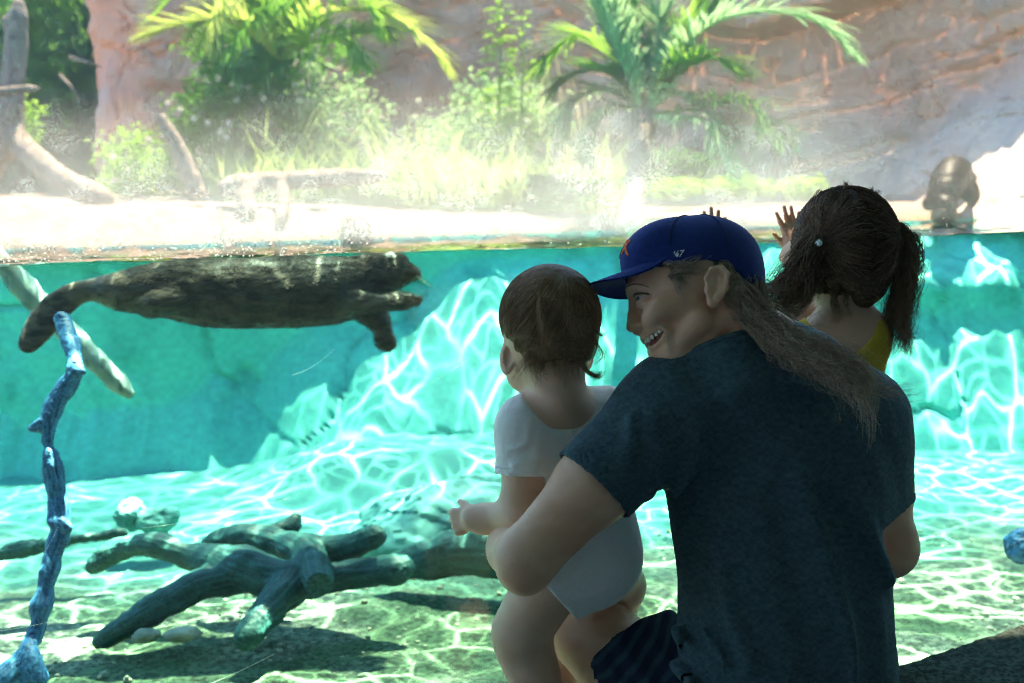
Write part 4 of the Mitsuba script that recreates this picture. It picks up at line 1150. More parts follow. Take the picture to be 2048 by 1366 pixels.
lo, hi = bounds(crown, .01)
v, f = mesh_field(cap_field, lo, hi, .0021)
capk = add('cap', smooth_mesh(v, f, 2), 'm_cap', adult, smooth=40, label='dark blue baseball cap with a curved brim')
# brim: two curved faces, arched across
un, vn = 41, 25
Uu, Vv = np.meshgrid(np.linspace(-1, 1, un), np.linspace(0, 1, vn), indexing='ij')
ang = Uu * 1.25
rootX, rootL = 1388 - 134 * np.cos(ang * 0.93), 100 * np.sin(ang * 0.93)
rootY = 549 - 22 * (1 - np.cos(ang)) * 1.0
length = 76 * np.maximum(np.cos(ang * (math.pi / 2) / 1.25), 0) ** 0.55 + 1
bx = rootX - length * Vv * np.cos(ang * 0.25); bl = rootL * (1 + 0.04 * Vv)
by = rootY + (16 * Vv + 6 * Vv ** 2 + 62 * Uu ** 2 * Vv) * length / 77
top_ = hq(bx, by, bl); bot = hq(bx + 1, by + 3.5, bl)
bv, bf = sheet(np.concatenate([top_, bot[::-1]], 0)[list(range(2 * un)) + [0]])
add('brim', (bv, bf), 'm_cap', capk, smooth=50)
btn = trimesh.creation.icosphere(2); add('button', (hq(1372 + btn.vertices[:, 0] * 8, 430 - btn.vertices[:, 1] * 4, btn.vertices[:, 2] * 8), np.array(btn.faces)), 'm_cap', capk, smooth=True)


def on_cap(px, py, L, lift=1.0):
    """The cap's outer surface under a point, found along the line from the skull's middle."""
    q = hq(np.asarray(px, float), np.asarray(py, float), np.asarray(L, float)); o = hq(1388, 530, 0)
    d_ = unit(q - o); lo_, hi_ = np.zeros(len(q)) + .02, np.zeros(len(q)) + .2
    for _ in range(30):
        m_ = (lo_ + hi_) / 2; ins = field(crown, o + d_ * m_[:, None]) < 0
        lo_, hi_ = np.where(ins, m_, lo_), np.where(ins, hi_, m_)
    return o + d_ * (lo_ + lift * S)[:, None]


sm = []
for g in (0.0, 1.05, 2.1):
    th = np.linspace(0.05, math.pi - .05, 40)
    if g == 0:
        rows = (1388 - 150 * np.cos(th), 520 - 90 * np.sin(th), 0 * th)
    else:
        rows = (1388 - 120 * math.cos(g) * np.cos(th), 520 - 95 * np.sin(th), 120 * math.sin(g) * np.cos(th))
    q = on_cap(*rows, lift=0.4)
    sm.append(tube(q[(q - c0) @ nrm_c > .012], .0011, 6))
for m_ in sm:
    add('seam', m_, 'm_blue_thread', capk, smooth=True)
tx = meshkit.text_mesh("'47", 15.0, 1.0, bold=True)
tv = np.array(trimesh.Trimesh(tx.vertices, tx.faces).subdivide_to_size(3.0).vertices); tf = np.array(trimesh.Trimesh(tx.vertices, tx.faces).subdivide_to_size(3.0).faces)
add('numerals', (on_cap(1330 + tv[:, 0] * .72 + tv[:, 1] * .25, 546 - tv[:, 1] * .9 - tv[:, 0] * .05, -110 + 0 * tv[:, 0], 0.8) + (tv[:, 2:3] * S * 0.8) * -FWD, tf), 'm_white_thread', capk, label="white stitched figures '47")
import shapely.geometry as sg_
em = sg_.Polygon([(-30, 30), (-18, 30), (0, 8), (18, 30), (30, 30), (8, 0), (30, -30), (18, -30), (0, -8), (-18, -30), (-30, -30), (-8, 0)])
em = trimesh.creation.extrude_polygon(em, 2.0, engine='earcut').subdivide_to_size(4.0)
ev = np.array(em.vertices)
add('emblem', (on_cap(1262 - 0 * ev[:, 0], 503 - ev[:, 1] * .55 - ev[:, 0] * .2, ev[:, 0] * 0.55 - 34, 0.5) + HAX[0] * (-ev[:, 2:3] * S * .7), np.array(em.faces)), 'm_orange_thread', capk, label='orange crossed emblem on the front of the cap')

# hair of the adult: under the cap, over the ear, and a long loose ponytail across the back
G = []
for dy, dz, w_ in ((0, 0, 0), (-12, -.015, 1), (10, .01, 2), (16, -.01, 3), (-5, .015, 2)):
    G.append([at(1480 - 4 * w_, 588 + dy * .8, 1.80), at(1510, 632 + dy * 1.1, 1.768 + dz * .5), at(1553, 672 + dy * 1.2, 1.75 + dz * .5), at(1620, 708 + dy * 1.1, 1.73 + dz * .4), at(1690, 742 + dy, 1.722 + dz * .4), at(1742, 786 + dy * 1.3 + 10 * w_, 1.73 + dz * .4)])
tail = flow(G, 1800, 36, .0120, 5, .0095, 2.9, 1.15, (.45, 1.0), 46)
tail2 = flow([G[0][:4] + [at(1700, 745, 1.73), at(1722, 800, 1.728), at(1738, 880, 1.735)], G[1][:4] + [at(1705, 735, 1.73), at(1760, 780, 1.74), at(1838, 792, 1.76)]], 170, 28, .010, 6, .007, 1.6, 1.4, (.75, 1.0))
cov = []
for k_ in range(7):
    cov.append([hp(1446 + 11 * k_, 528 + 6 * k_, -92 + 7 * k_), hp(1466 + 9 * k_, 566 + 5 * k_, -92 + 9 * k_), hp(1484 + 8 * k_, 604 + 3 * k_, -82 + 9 * k_), hp(1512 + 7 * k_, 646 + 3 * k_, -70 + 9 * k_), hp(1560 + 7 * k_, 672 + 4 * k_, -70 + 9 * k_)])
cov2 = flow(cov, 1500, 20, .009, 7, .0075, 1.8, 1.5, (.5, 1.0), 50)
fr_ = flow([[hp(1338, 536, -84), hp(1352, 530, -95), hp(1375, 531, -100), hp(1400, 527, -102)], [hp(1345, 548, -86), hp(1360, 538, -96), hp(1385, 537, -101), hp(1412, 530, -103)], [hp(1345, 530, -86), hp(1350, 552, -92), hp(1362, 566, -93), hp(1366, 585, -90)],
            [hp(1430, 520, -98), hp(1455, 530, -96), hp(1475, 560, -90), hp(1480, 590, -80)]], 360, 14, .006, 8, .003, 1.5, 1.4, (.6, 1.0))
wisp = flow([[at(1500, 640, 1.77), at(1545, 640, 1.74), at(1600, 665, 1.72), at(1640, 690, 1.72)], [at(1560, 670, 1.75), at(1640, 690, 1.72), at(1710, 715, 1.72), at(1780, 770, 1.73)], [at(1600, 700, 1.74), at(1660, 730, 1.715), at(1700, 770, 1.72), at(1715, 830, 1.725)]], 150, 20, .018, 9, .012, 1.8, 1.7, (.6, 1.0), 60)
scalp = [(hell(1392, 548, 0, (124, 92, 99), 12), 1e-3), (hell(1470, 596, 0, (44, 62, 70), 0), 30 * S)]


def scalp_field(p):
    x = ((p - HC) @ HAX[0]) / S; y = ((p - HC) @ HAX[1]) / S
    return np.maximum(field(scalp, p), -(np.minimum((x - 30 + 0.35 * (y + 40)), (y + 92 - .3 * x))) * S)


v, f = mesh_field(scalp_field, *bounds(scalp, .01), .003)
hm_, hcol = hair([(tail, .0006), (tail2, .0006), (cov2, .0006), (fr_, .0006), (wisp, .00045)], (v, f), (0.13, 0.09, 0.063), (0.72, 0.58, 0.45), 3, 1.4)
add('hair', hm_, 'm_hair', adult, smooth=True, label='long loose fair brown ponytail', color=hcol)

# T-shirt
shirt = [(ell(at(1555, 900, 1.87), (.172, .185, .113), [RIGHT, UP, FWD]), 1e-3), (ell(at(1566, 1090, 1.87), (.160, .19, .110), [RIGHT, UP, FWD]), .07),
         (ell(at(1570, 1330, 1.875), (.166, .20, .125), [RIGHT, UP, FWD]), .07), (cone(shL, shR, .069, .067), .05),
         (cone(at(1512, 722, 1.85), at(1385, 783, 1.84), .056, .058), .05), (cone(at(1530, 722, 1.85), at(1650, 798, 1.88), .056, .058), .05),
         (cone(shL, at(1185, 974, 1.80), .070, .068), .05), (cone(shR, at(1750, 990, 1.92), .067, .063), .05)]
def largest(m):
    """The biggest connected piece of a mesh."""
    import scipy.sparse as sp
    v, f = m
    A = sp.csr_matrix((np.ones(len(f) * 2), (np.concatenate([f[:, 0], f[:, 1]]), np.concatenate([f[:, 1], f[:, 2]]))), shape=(len(v), len(v)))
    _, lab = sp.csgraph.connected_components(A, directed=False)
    keep = lab == np.bincount(lab).argmax(); new = np.cumsum(keep) - 1
    return v[keep], new[f[keep[f[:, 0]]]]


def creases(rows):
    """Soft fold lines: (points, height, width)."""
    return [(spline(np.array([at(*q) for q in r_]), 14), h_, w_) for r_, h_, w_ in rows]


def crease_lift(cs, p):
    out_ = np.zeros(len(p))
    for c, h_, w_ in cs:
        lo_, hi_ = c.min(0) - 3 * w_, c.max(0) + 3 * w_
        m = np.all((p > lo_) & (p < hi_), axis=1)
        if not m.any():
            continue
        q = p[m]; e = np.full(len(q), 9.0)
        for i in range(len(c) - 1):
            d_ = c[i + 1] - c[i]; r = q - c[i]; t_ = np.clip(r @ d_ / (d_ @ d_), 0, 1); e = np.minimum(e, ((r - t_[:, None] * d_) ** 2).sum(1))
        out_[m] += 1.6 * h_ * np.exp(-e / w_ ** 2)
    return out_


shirt_cr = creases([([(1392, 865, 1.765), (1384, 930, 1.765), (1350, 1000, 1.775)], .012, .016), ([(1300, 840, 1.755), (1318, 910, 1.755), (1300, 990, 1.765)], .008, .014), ([(1260, 830, 1.75), (1262, 900, 1.75), (1232, 985, 1.76)], .006, .012),
    ([(1480, 800, 1.755), (1560, 838, 1.75), (1650, 845, 1.76)], .006, .018), ([(1440, 742, 1.765), (1530, 760, 1.75), (1625, 776, 1.76)], .006, .014), ([(1600, 960, 1.755), (1650, 1110, 1.755), (1700, 1260, 1.75), (1716, 1370, 1.745)], .009, .013), ([(1650, 990, 1.76), (1705, 1100, 1.765), (1745, 1230, 1.765), (1760, 1370, 1.765)], -.010, .016),
    ([(1706, 1000, 1.775), (1745, 1080, 1.78), (1785, 1160, 1.80)], .010, .013), ([(1560, 1000, 1.75), (1590, 1150, 1.75), (1640, 1370, 1.74)], -.006, .02), ([(1420, 1080, 1.77), (1448, 1200, 1.765), (1500, 1330, 1.755)], .007, .016), ([(1350, 1150, 1.82), (1385, 1240, 1.79), (1450, 1330, 1.76)], .008, .013),
    ([(1348, 1262, 1.83), (1368, 1312, 1.79), (1415, 1350, 1.765)], .016, .012), ([(1346, 1306, 1.84), (1380, 1345, 1.79), (1450, 1366, 1.76)], -.012, .010), ([(1346, 1330, 1.84), (1382, 1372, 1.79)], .016, .012), ([(1340, 780, 1.775), (1400, 800, 1.755), (1470, 790, 1.75)], .005, .014), ([(1680, 860, 1.78), (1725, 930, 1.80), (1760, 990, 1.83)], .008, .012)])
hemL_c, hemL_d = at(1198, 984, 1.80), unit(at(1190, 985, 1.80) - shL)
hemR_c, hemR_d = at(1742, 1004, 1.92), unit(at(1742, 990, 1.92) - shR)
col_n = unit(UP * .92 - RIGHT * .30 + FWD * .25); col_c = at(1446, 700, 1.850)
col_1 = unit(RIGHT - col_n * (RIGHT @ col_n)); col_2 = np.cross(col_n, col_1)
neckcut = [(cone(col_c - col_n * .035, col_c + col_n * .2, .073, .078), 1e-3)]
shirt += [(cone(col_c - col_n * .06, col_c + col_n * .003, .092, .081), .02)]


def shirt_field(p):
    d = field(shirt, p)
    q = p * V(11, 11, 5.5)
    d = d - 0.008 * (nfbm(q, 2, 71) - .5) - 0.004 * (nfbm(p * V(40, 40, 22), 2, 72) - .5) - crease_lift(shirt_cr, p)
    d0 = d
    rl = np.linalg.norm(p - hemL_c, axis=1); rr_ = np.linalg.norm(p - hemR_c, axis=1)
    d = np.where(rl < .16, np.maximum(d, (p - hemL_c) @ hemL_d), d)
    d = np.where(rr_ < .13, np.maximum(d, (p - hemR_c) @ hemR_d), d)
    arm = np.minimum(field(armL[:2], p), field(armR[:2], p))
    cav = -np.minimum(arm - .003, d0 + .009)
    d = np.where((rl < .11) & ((p - hemL_c) @ hemL_d > -.03), np.maximum(d, cav), d)
    d = np.where((rr_ < .10) & ((p - hemR_c) @ hemR_d > -.03), np.maximum(d, cav), d)
    rn = np.linalg.norm(p - col_c, axis=1)
    d = np.where((rn < .12), np.maximum(d, (p - col_c) @ col_n - .002 - np.maximum(rn - .085, 0) * 3), d)
    return -smin(-d, field(neckcut, p), .006)


v, f = mesh_field(shirt_field, *bounds(shirt, .02), .0032)
v, f = largest(smooth_mesh(v, f, 2))
v = v + 0.0004 * (nnoise(v * 900, 5)[:, None] - .5)
shk = add('shirt', (v, f), 'm_shirt', adult, smooth=True, label='dark blue heathered T-shirt')


def on_surface(fn, pts, dirs, reach=.08):
    """Where lines from pts along dirs first enter the body fn."""
    lo_, hi_ = np.zeros(len(pts)), np.zeros(len(pts)); hit = np.zeros(len(pts), bool)
    for s_ in np.arange(-reach, reach, .002):
        ins = (fn(pts + dirs * s_) < 0) & ~hit; hi_[ins] = s_; hit |= ins
    return pts + dirs * hi_[:, None], hit


def stitch(rows, r, n=70):
    c = spline(np.array([at(*q) for q in rows]), n)
    d_ = unit(c - CAM)
    q, hit = on_surface(shirt_field, c, d_, .12)
    return tube(q[hit], r, 6)


for sm_ in (stitch([(1300, 752, 1.78), (1345, 830, 1.78), (1378, 900, 1.78), (1378, 980, 1.80)], .0016), stitch([(1690, 800, 1.8), (1730, 870, 1.82), (1745, 940, 1.84)], .0016), stitch([(1385, 905, 1.79), (1392, 1000, 1.79), (1418, 1120, 1.79), (1432, 1240, 1.79), (1452, 1360, 1.79)], .0013)):
    add('seam', sm_, 'm_shirt', shk, smooth=True)
a = np.linspace(0, 2 * np.pi, 80)
for o_, rr0 in ((.000, .0775),):
    cq = col_c + col_n * o_ + rr0 * (np.cos(a)[:, None] * col_1 + np.sin(a)[:, None] * col_2)
    add('collar', tube(cq, .0055, 8), 'm_shirt', shk, smooth=True)

shorts = [(cone(hipL, at(1262, 1296, 1.97), .108, .087), 1e-3), (ell(at(1578, 1400, 1.88), (.165, .15, .12), [RIGHT, UP, FWD]), .06), (cone(hipR, at(1580, 1500, 2.16), .105, .085), .05)]
sd_ = unit(at(1262, 1296, 1.97) - hipL); sc_ = at(1268, 1286, 1.97)


def shorts_field(p):
    d = field(shorts, p) - .003 * np.sin(((p - sc_) @ unit(RIGHT + UP * .9)) * 150 + 5 * nfbm(p * 9, 2, 73)) - .006 * (nfbm(p * 16, 2, 74) - .5)
    rl = np.linalg.norm(p - sc_, axis=1)
    h_ = (p - sc_) @ sd_
    d = np.where(rl < .14, np.maximum(d, h_), d)
    return np.where((rl < .12) & (h_ > -.03), np.maximum(d, -np.minimum(field(legs[:1], p) - .004, d + .009)), d)


v, f = mesh_field(shorts_field, *bounds(shorts, .02), .004)
add('shorts', largest(smooth_mesh(v, f, 2)), 'm_shorts', adult, smooth=True)

# ---- the toddler ---------------------------------------------------------------------------------
TZ = 1.88; TS = TZ / FPX
tax = [unit(RIGHT + .25 * FWD), UP, unit(FWD - .25 * RIGHT)]
th = [(ell(at(1100, 632, TZ), (.074, .076, .086), tax), 1e-3), (ell(at(1098, 690, TZ + .03), (.060, .062, .066), tax), .03), (cone(at(1108, 705, TZ + .01), at(1122, 800, TZ + .01), .036, .040), .03),
      (ell(at(1045, 745, TZ + .055), (.026, .026, .03)), .03)]
for cx, cy, cz in ((1015, 716, TZ + .012), (1172, 712, TZ + .09)):
    th += [(ell(at(cx, cy, cz), (.015, .026, .008), [unit(RIGHT * .55 - FWD * .4), unit(UP + RIGHT * -.25), unit(FWD + RIGHT * .9)]), .006), (ell(at(cx + 2, cy - 2, cz - .009), (.008, .016, .005), [unit(RIGHT * .55 - FWD * .4), unit(UP + RIGHT * -.25), unit(FWD + RIGHT * .9)]), .004, -1)]
tt_ = [(ell(at(1132, 905, 1.93), (.080, .10, .062), [RIGHT, UP, FWD]), .04), (ell(at(1150, 1040, 1.94), (.080, .09, .070), [RIGHT, UP, FWD]), .05), (ell(at(1172, 1120, 1.95), (.078, .066, .072), [RIGHT, UP, FWD]), .05),
       (cone(at(1058, 848, 1.90), at(1210, 830, 1.95), .036, .036), .03)]
ta = [(cone(at(1050, 858, 1.89), at(1044, 1020, 1.885), .036, .032), .03), (cone(at(1046, 1030, 1.885), at(968, 1038, 1.93), .030, .021), .025), (cone(at(968, 1038, 1.93), at(945, 1036, 1.935), .0195, .019), .02)]
wT = at(950, 1034, 1.935)
ta += hand(wT, at(926, 1040, 1.95) - wT, unit(-FWD - RIGHT * .6 + UP * .1), .085, (.75, .8, .85, .9), (.12, .04, -.04, -.12), fr=.0054, thumb=(.6, .8, .4), k=.0022)
ta += [(cone(at(1215, 838, 1.96), at(1235, 960, 2.0), .036, .031), .03), (cone(at(1235, 960, 2.0), at(1180, 1010, 2.06), .03, .02), .02)]
wT2 = at(1175, 1012, 2.065)
ta += hand(wT2, at(1140, 1030, 2.08) - wT2, FWD + UP, .085, (.6, .6, .6, .6), (.1, .03, -.03, -.1), fr=.0066)
tl = [(cone(at(1098, 1165, 1.91), at(1042, 1262, 1.94), .052, .047), .03), (cone(at(1050, 1300, 1.95), at(1100, 1440, 1.93), .046, .036), .018), (cone(at(1100, 1440, 1.93), at(1110, 1500, 1.93), .034, .028), .02), (cone(at(1110, 1505, 1.92), at(1060, 1530, 2.0), .026, .022), .02),
      (cone(at(1205, 1125, 1.98), at(1240, 1170, 2.06), .050, .040), .03), (cone(at(1240, 1172, 2.06), at(1225, 1290, 2.14), .038, .03), .02), (cone(at(1225, 1290, 2.14), at(1200, 1310, 2.2), .024, .02), .02)]
tod = thing('person', 'toddler with short brown hair and a white bodysuit sitting on the crouching person\'s knee', 'person')
add('body', body(th + tt_ + ta + tl, .0026, None, 2), 'm_baby_skin', tod, smooth=True)
on_ = [(ell(at(1132, 905, 1.93), (.088, .105, .070), [RIGHT, UP, FWD]), 1e-3), (ell(at(1152, 1040, 1.94), (.090, .098, .078), [RIGHT, UP, FWD]), .05), (ell(at(1172, 1118, 1.95), (.088, .074, .084), [RIGHT, UP, FWD]), .05),
       (cone(at(1056, 846, 1.90), at(1212, 828, 1.95), .041, .041), .03), (cone(at(1050, 855, 1.89), at(1045, 960, 1.887), .042, .042), .03), (cone(at(1215, 836, 1.96), at(1230, 925, 1.99), .042, .042), .03)]
on_ += [(cone(at(1175, 1120, 1.93), at(1095, 1185, 1.905), .066, .060), .03)]
suit_cr = creases([([(1078, 868, 1.85), (1066, 920, 1.845), (1028, 930, 1.845)], .006, .007), ([(1082, 890, 1.855), (1068, 940, 1.847), (1018, 948, 1.85)], .005, .006), ([(1060, 850, 1.85), (1050, 890, 1.84), (1016, 900, 1.845)], .004, .006), ([(1100, 955, 1.87), (1150, 1010, 1.86), (1215, 1000, 1.87)], .006, .010),
    ([(1120, 860, 1.87), (1160, 880, 1.86), (1210, 850, 1.88)], .004, .010), ([(1112, 1168, 1.86), (1150, 1190, 1.86), (1205, 1180, 1.87)], .006, .008), ([(1200, 1040, 1.87), (1225, 1090, 1.88), (1222, 1150, 1.89)], .005, .010), ([(1110, 1196, 1.85), (1124, 1216, 1.855)], .004, .005)])
th_c, th_d = at(1046, 950, 1.887), unit(at(1044, 1020, 1.885) - at(1050, 858, 1.89))
ncut = [(cone(at(1106, 740, TZ - .02), at(1122, 790, TZ), .056, .052), 1e-3)]
hem_c = at(1118, 1200, 1.89)
lgh = unit(-RIGHT * .72 - UP * .66 + FWD * -.1)


def onesie_field(p):
    d = field(on_, p) - .005 * (nfbm(p * V(30, 30, 18), 2, 75) - .5) - 0.55 * crease_lift(suit_cr, p)
    r_ = np.linalg.norm(p - th_c, axis=1); h_ = (p - th_c) @ th_d
    side_x = (p - th_c) @ RIGHT
    d = np.where((r_ < .07) & (side_x < .033), np.maximum(d, h_), d)
    d = np.where((r_ < .06) & (h_ > -.02) & (side_x < .033), np.maximum(d, -(field(ta[:1], p) - .004)), d)
    hl = (p - hem_c) @ lgh
    d = np.maximum(d, hl)
    d = np.maximum(d, -np.maximum(field(tl[:1], p) - .0035, -(hl + .02)))
    d = -smin(-d, field(ncut, p), .008)
    return d


v, f = mesh_field(onesie_field, *bounds(on_, .02), .0028)
onk = add('bodysuit', largest(smooth_mesh(v, f, 2)), 'm_onesie', tod, smooth=True, label='white short sleeved bodysuit')
a = np.linspace(0, 2 * np.pi, 48); ca = unit(np.cross(th_d, FWD)); cb = np.cross(th_d, ca)
def ring_on(c_, ax, r0, fld, reach):
    """A closed line round an axis: from r0 outwards (reach > 0) to where the cloth ends, or along the axis where a tube of radius r0 meets it."""
    u_ = unit(np.cross(ax, V(.3, .5, .8))); w_ = np.cross(ax, u_); out_ = []
    for q in np.linspace(0, 2 * np.pi, 72):
        d_ = u_ * math.cos(q) + w_ * math.sin(q)
        pts_ = c_ + d_ * np.linspace(r0, reach, 120)[:, None] if reach > 0 else c_ + d_ * r0 + ax * np.linspace(-.06, .09, 150)[:, None]
        ins = np.flatnonzero(fld(pts_) < 0)
        if len(ins):
            out_.append(pts_[ins[-1]])
    out_ = np.array(out_); sm_ = out_.copy()
    for k_ in range(4):
        sm_ = (np.roll(sm_, 1, 0) + sm_ + np.roll(sm_, -1, 0)) / 3
    return np.vstack([sm_, sm_[:1]])[np.concatenate([np.linalg.norm(out_ - sm_, axis=1) < .006, [True]])]


leg_ring = ring_on(hem_c - lgh * .006, lgh, .0, lambda p: field(on_, p), .16)
for q_ in (0, .011):
    add('leg_hem', tube(leg_ring - lgh * q_, .0016, 6), 'm_onesie', onk, smooth=True)
nax = unit(at(1106, 740, TZ - .02) - at(1122, 790, TZ))
neck_ring = ring_on(at(1114, 768, TZ - .01), nax, .0555, lambda p: field(on_, p), -1)
add('cuff', tube(np.array([th_c - th_d * .012 + (ca * math.cos(q) + cb * math.sin(q)) * .0425 for q in a]), .0016, 6), 'm_onesie', onk, smooth=True)
# fine hair combed from the crown
r_ = np.random.default_rng(12)
hcen = at(1100, 632, TZ); hr = V(.0755, .0775, .0875); AX = np.array(tax)
n = 5600
crown_d = unit(V(.10, .80, -.60))
e1 = unit(np.cross(crown_d, V(1, 0, .2))); e2 = np.cross(crown_d, e1)
phi = r_.uniform(0, 6.283, n); th0 = np.arccos(1 - r_.uniform(0, 1.62, n) ** 1.15 * .94)
paths = np.empty((n, 12, 3))
for k_ in range(12):
    t_ = th0 + np.linspace(0, 1, 12)[k_] * (.42 + .25 * np.sin(phi * 3)); p_ = phi + .5 * np.exp(-t_ * 1.5) + .10 * np.sin(phi * 7 + t_ * 4)
    u_ = np.cos(t_)[:, None] * crown_d + np.sin(t_)[:, None] * (np.cos(p_)[:, None] * e1 + np.sin(p_)[:, None] * e2)
    lift_ = 1 + .012 + .018 * np.linspace(0, 1, 12)[k_] * r_.random(n)
    paths[:, k_] = hcen + (u_ * hr * lift_[:, None]) @ AX
loc = (paths - hcen) @ AX.T
keep = (loc[:, -1, 1] > -.074) & ~((loc[:, -1, 0] < -.05) & (loc[:, -1, 1] < -.035)) & ~((loc[:, -1, 2] > .05) & (loc[:, -1, 1] < 0))
paths = paths[keep]
hair_cap = [(ell(at(1100, 630, TZ), (.0755, .078, .0875), tax), 1e-3), (ell(at(1118, 690, TZ - .008), (.056, .05, .060), tax), .02)]


def bhair(p):
    q = (p - hcen) @ AX.T
    cut = np.maximum(-(q[:, 1] + .068 + .10 * np.clip(q[:, 2] - 0.0, 0, 1) - .25 * np.clip(-q[:, 0] - .03, 0, 1)), q[:, 2] - .05 - .4 * (q[:, 1] + .02))
    return np.maximum(field(hair_cap, p) - .0012 * (nfbm(p * V(120, 120, 40), 2, 76) - .5), cut + .014 * (nfbm(p * V(110, 60, 110), 2, 4) - .5))


v, f = mesh_field(bhair, *bounds(hair_cap, .01), .0024)
curl = []
for (x0, y0, x1, y1, x2, y2) in ((1192, 655, 1206, 672, 1214, 664), (1180, 700, 1208, 712, 1192, 735), (1150, 722, 1175, 742, 1190, 730), (1060, 720, 1052, 745, 1075, 752), (1090, 735, 1085, 758, 1110, 752), (1120, 740, 1130, 758, 1152, 745), (1165, 735, 1190, 752, 1200, 738), (1192, 690, 1206, 720, 1184, 745)):
    curl.append([at(x0 - 10, y0 - 40, TZ - .055), at(x0, y0, TZ - .05), at(x1, y1, TZ - .045), at(x2, y2, TZ - .04)])
nape = flow([[at(x_, 672, TZ - .062 + abs(x_ - 1110) * .0002), at(x_ + 4, 705, TZ - .056 + abs(x_ - 1110) * .0002), at(x_ + 2 + (x_ - 1110) * .1, 738, TZ - .050 + abs(x_ - 1110) * .0002), at(x_ + 8 + (x_ - 1110) * .2, 762, TZ - .046)] for x_ in (1066, 1078, 1090, 1110, 1130, 1150, 1168)], 450, 12, .008, 23, .003, 1.2, 1.3, (.5, 1.0))
cu = flow(curl, 130, 14, .0045, 13, .0015, 1.3, 1.5, (.7, 1.0))
hm_, hcol = hair([(paths, .0006), (cu, .00045), (nape, .0005)], (v, f), (0.17, 0.10, 0.06), (0.52, 0.34, 0.21), 4, 1.15)
add('hair', hm_, 'm_hair', tod, smooth=True, label='short fine brown hair curling at the nape', color=hcol)

# ---- the girl ------------------------------------------------------------------------------------
GZ = 2.30
gax = [unit(RIGHT * .8 + FWD * .6), UP, unit(FWD * .8 - RIGHT * .6)]
gh = [(ell(at(1690, 495, GZ), (.078, .098, .088), gax), 1e-3), (ell(at(1640, 530, GZ + .055), (.058, .070, .056), gax), .04), (ell(at(1590, 512, GZ + .085), (.026, .026, .026)), .03), (cone(at(1572, 500, GZ + .11), at(1568, 515, GZ + .118), .008, .011), .014),
      (cone(at(1690, 560, GZ), at(1682, 650, GZ), .042, .044), .03)]
gt = [(cone(at(1602, 700, GZ + .03), at(1728, 668, GZ), .046, .046), .04), (ell(at(1665, 790, GZ + .02), (.088, .13, .07), [RIGHT, UP, FWD]), .05), (ell(at(1665, 980, GZ + .02), (.09, .15, .075), [RIGHT, UP, FWD]), .06), (ell(at(1665, 1120, GZ + .02), (.10, .10, .08), [RIGHT, UP, FWD]), .05)]
wR_ = at_glass(1594, 506, .030); elb = at(1610, 640, GZ + .13)
ga = [(cone(at(1725, 675, GZ + .01), at(1668, 700, GZ + .12), .040, .034), .03), (cone(at(1668, 700, GZ + .12), elb, .034, .030), .03), (cone(elb, wR_, .030, .021), .03)]
PN = unit(V(GT, -1, 0))


def flat_hand(wrist, knuckles, tips, th_, fr, palm):
    """A hand pressed flat on the pane: wrist, knuckles, finger tips and thumb given where they touch it."""
    g = lambda q, o=fr: at_glass(q[0], q[1], o + .002)
    P = [(cone(wrist, g(k_, fr * 1.3), palm, fr * 1.35), .012) for k_ in knuckles]
    for k_, t_ in zip(knuckles, tips):
        m_ = ((k_[0] * .55 + t_[0] * .45), (k_[1] * .55 + t_[1] * .45))
        P += [(cone(g(k_), g(m_, fr * 1.5), fr * 1.05, fr), .004), (cone(g(m_, fr * 1.5), g(t_), fr, fr * .78), .004)]
    P += [(cone(wrist, g(th_[0]), palm * .9, fr * 1.25), .010), (cone(g(th_[0]), g(th_[1]), fr * 1.2, fr * .85), .004)]
    return P


ga += flat_hand(wR_, [(1567, 458), (1577, 452), (1587, 451), (1596, 456)], [(1553, 426), (1568, 413), (1582, 414), (1598, 424)], [(1563, 486), (1548, 468)], .0052, .017)
wL_ = at_glass(1432, 500, .03)
ga += [(cone(at(1605, 705, GZ + .04), at(1520, 680, GZ + .12), .040, .034), .03), (cone(at(1520, 680, GZ + .12), wL_, .032, .021), .03)]
ga += flat_hand(wL_, [(1414, 462), (1424, 458), (1434, 459), (1443, 464)], [(1408, 424), (1422, 416), (1437, 422), (1450, 436)], [(1404, 488), (1390, 470)], .0055, .017)
gl = [(cone(at(1615, 1140, GZ + .02), at(1610, 1420, GZ + .03), .062, .045), .04), (cone(at(1610, 1420, GZ + .03), at(1610, 1590, GZ + .02), .042, .03), .03), (cone(at(1610, 1600, GZ + .02), at(1600, 1625, GZ + .12), .03, .024), .02),
      (cone(at(1715, 1140, GZ + .02), at(1720, 1420, GZ + .03), .062, .045), .04), (cone(at(1720, 1420, GZ + .03), at(1720, 1590, GZ + .02), .042, .03), .03), (cone(at(1720, 1600, GZ + .02), at(1725, 1625, GZ + .12), .03, .024), .02)]
girl = thing('person', 'girl with dark messy pigtails and a yellow top pressing both hands on the window', 'person')
add('body', body(gh + gt + ga + gl, .0028, None, 2), 'm_girl_skin', girl, smooth=True)
top_p = [(cone(at(1602, 702, GZ + .03), at(1728, 674, GZ), .051, .051), .04), (ell(at(1665, 790, GZ + .02), (.096, .138, .080), [RIGHT, UP, FWD]), .05), (ell(at(1665, 980, GZ + .02), (.10, .155, .085), [RIGHT, UP, FWD]), .06), (ell(at(1665, 1140, GZ + .02), (.115, .12, .095), [RIGHT, UP, FWD]), .05)]
gcut = [(ell(at(1692, 606, GZ - .05), (.056, .062, .09)), 1e-3)]
v, f = mesh_field(lambda p: -smin(-(field(top_p, p) - .006 * (nfbm(p * V(20, 20, 10), 2, 77) - .5)), field(gcut, p), .012), *bounds(top_p, .02), .004)
add('top', largest(smooth_mesh(v, f, 2)), 'm_yellow', girl, smooth=True, label='mustard yellow top with a low back')
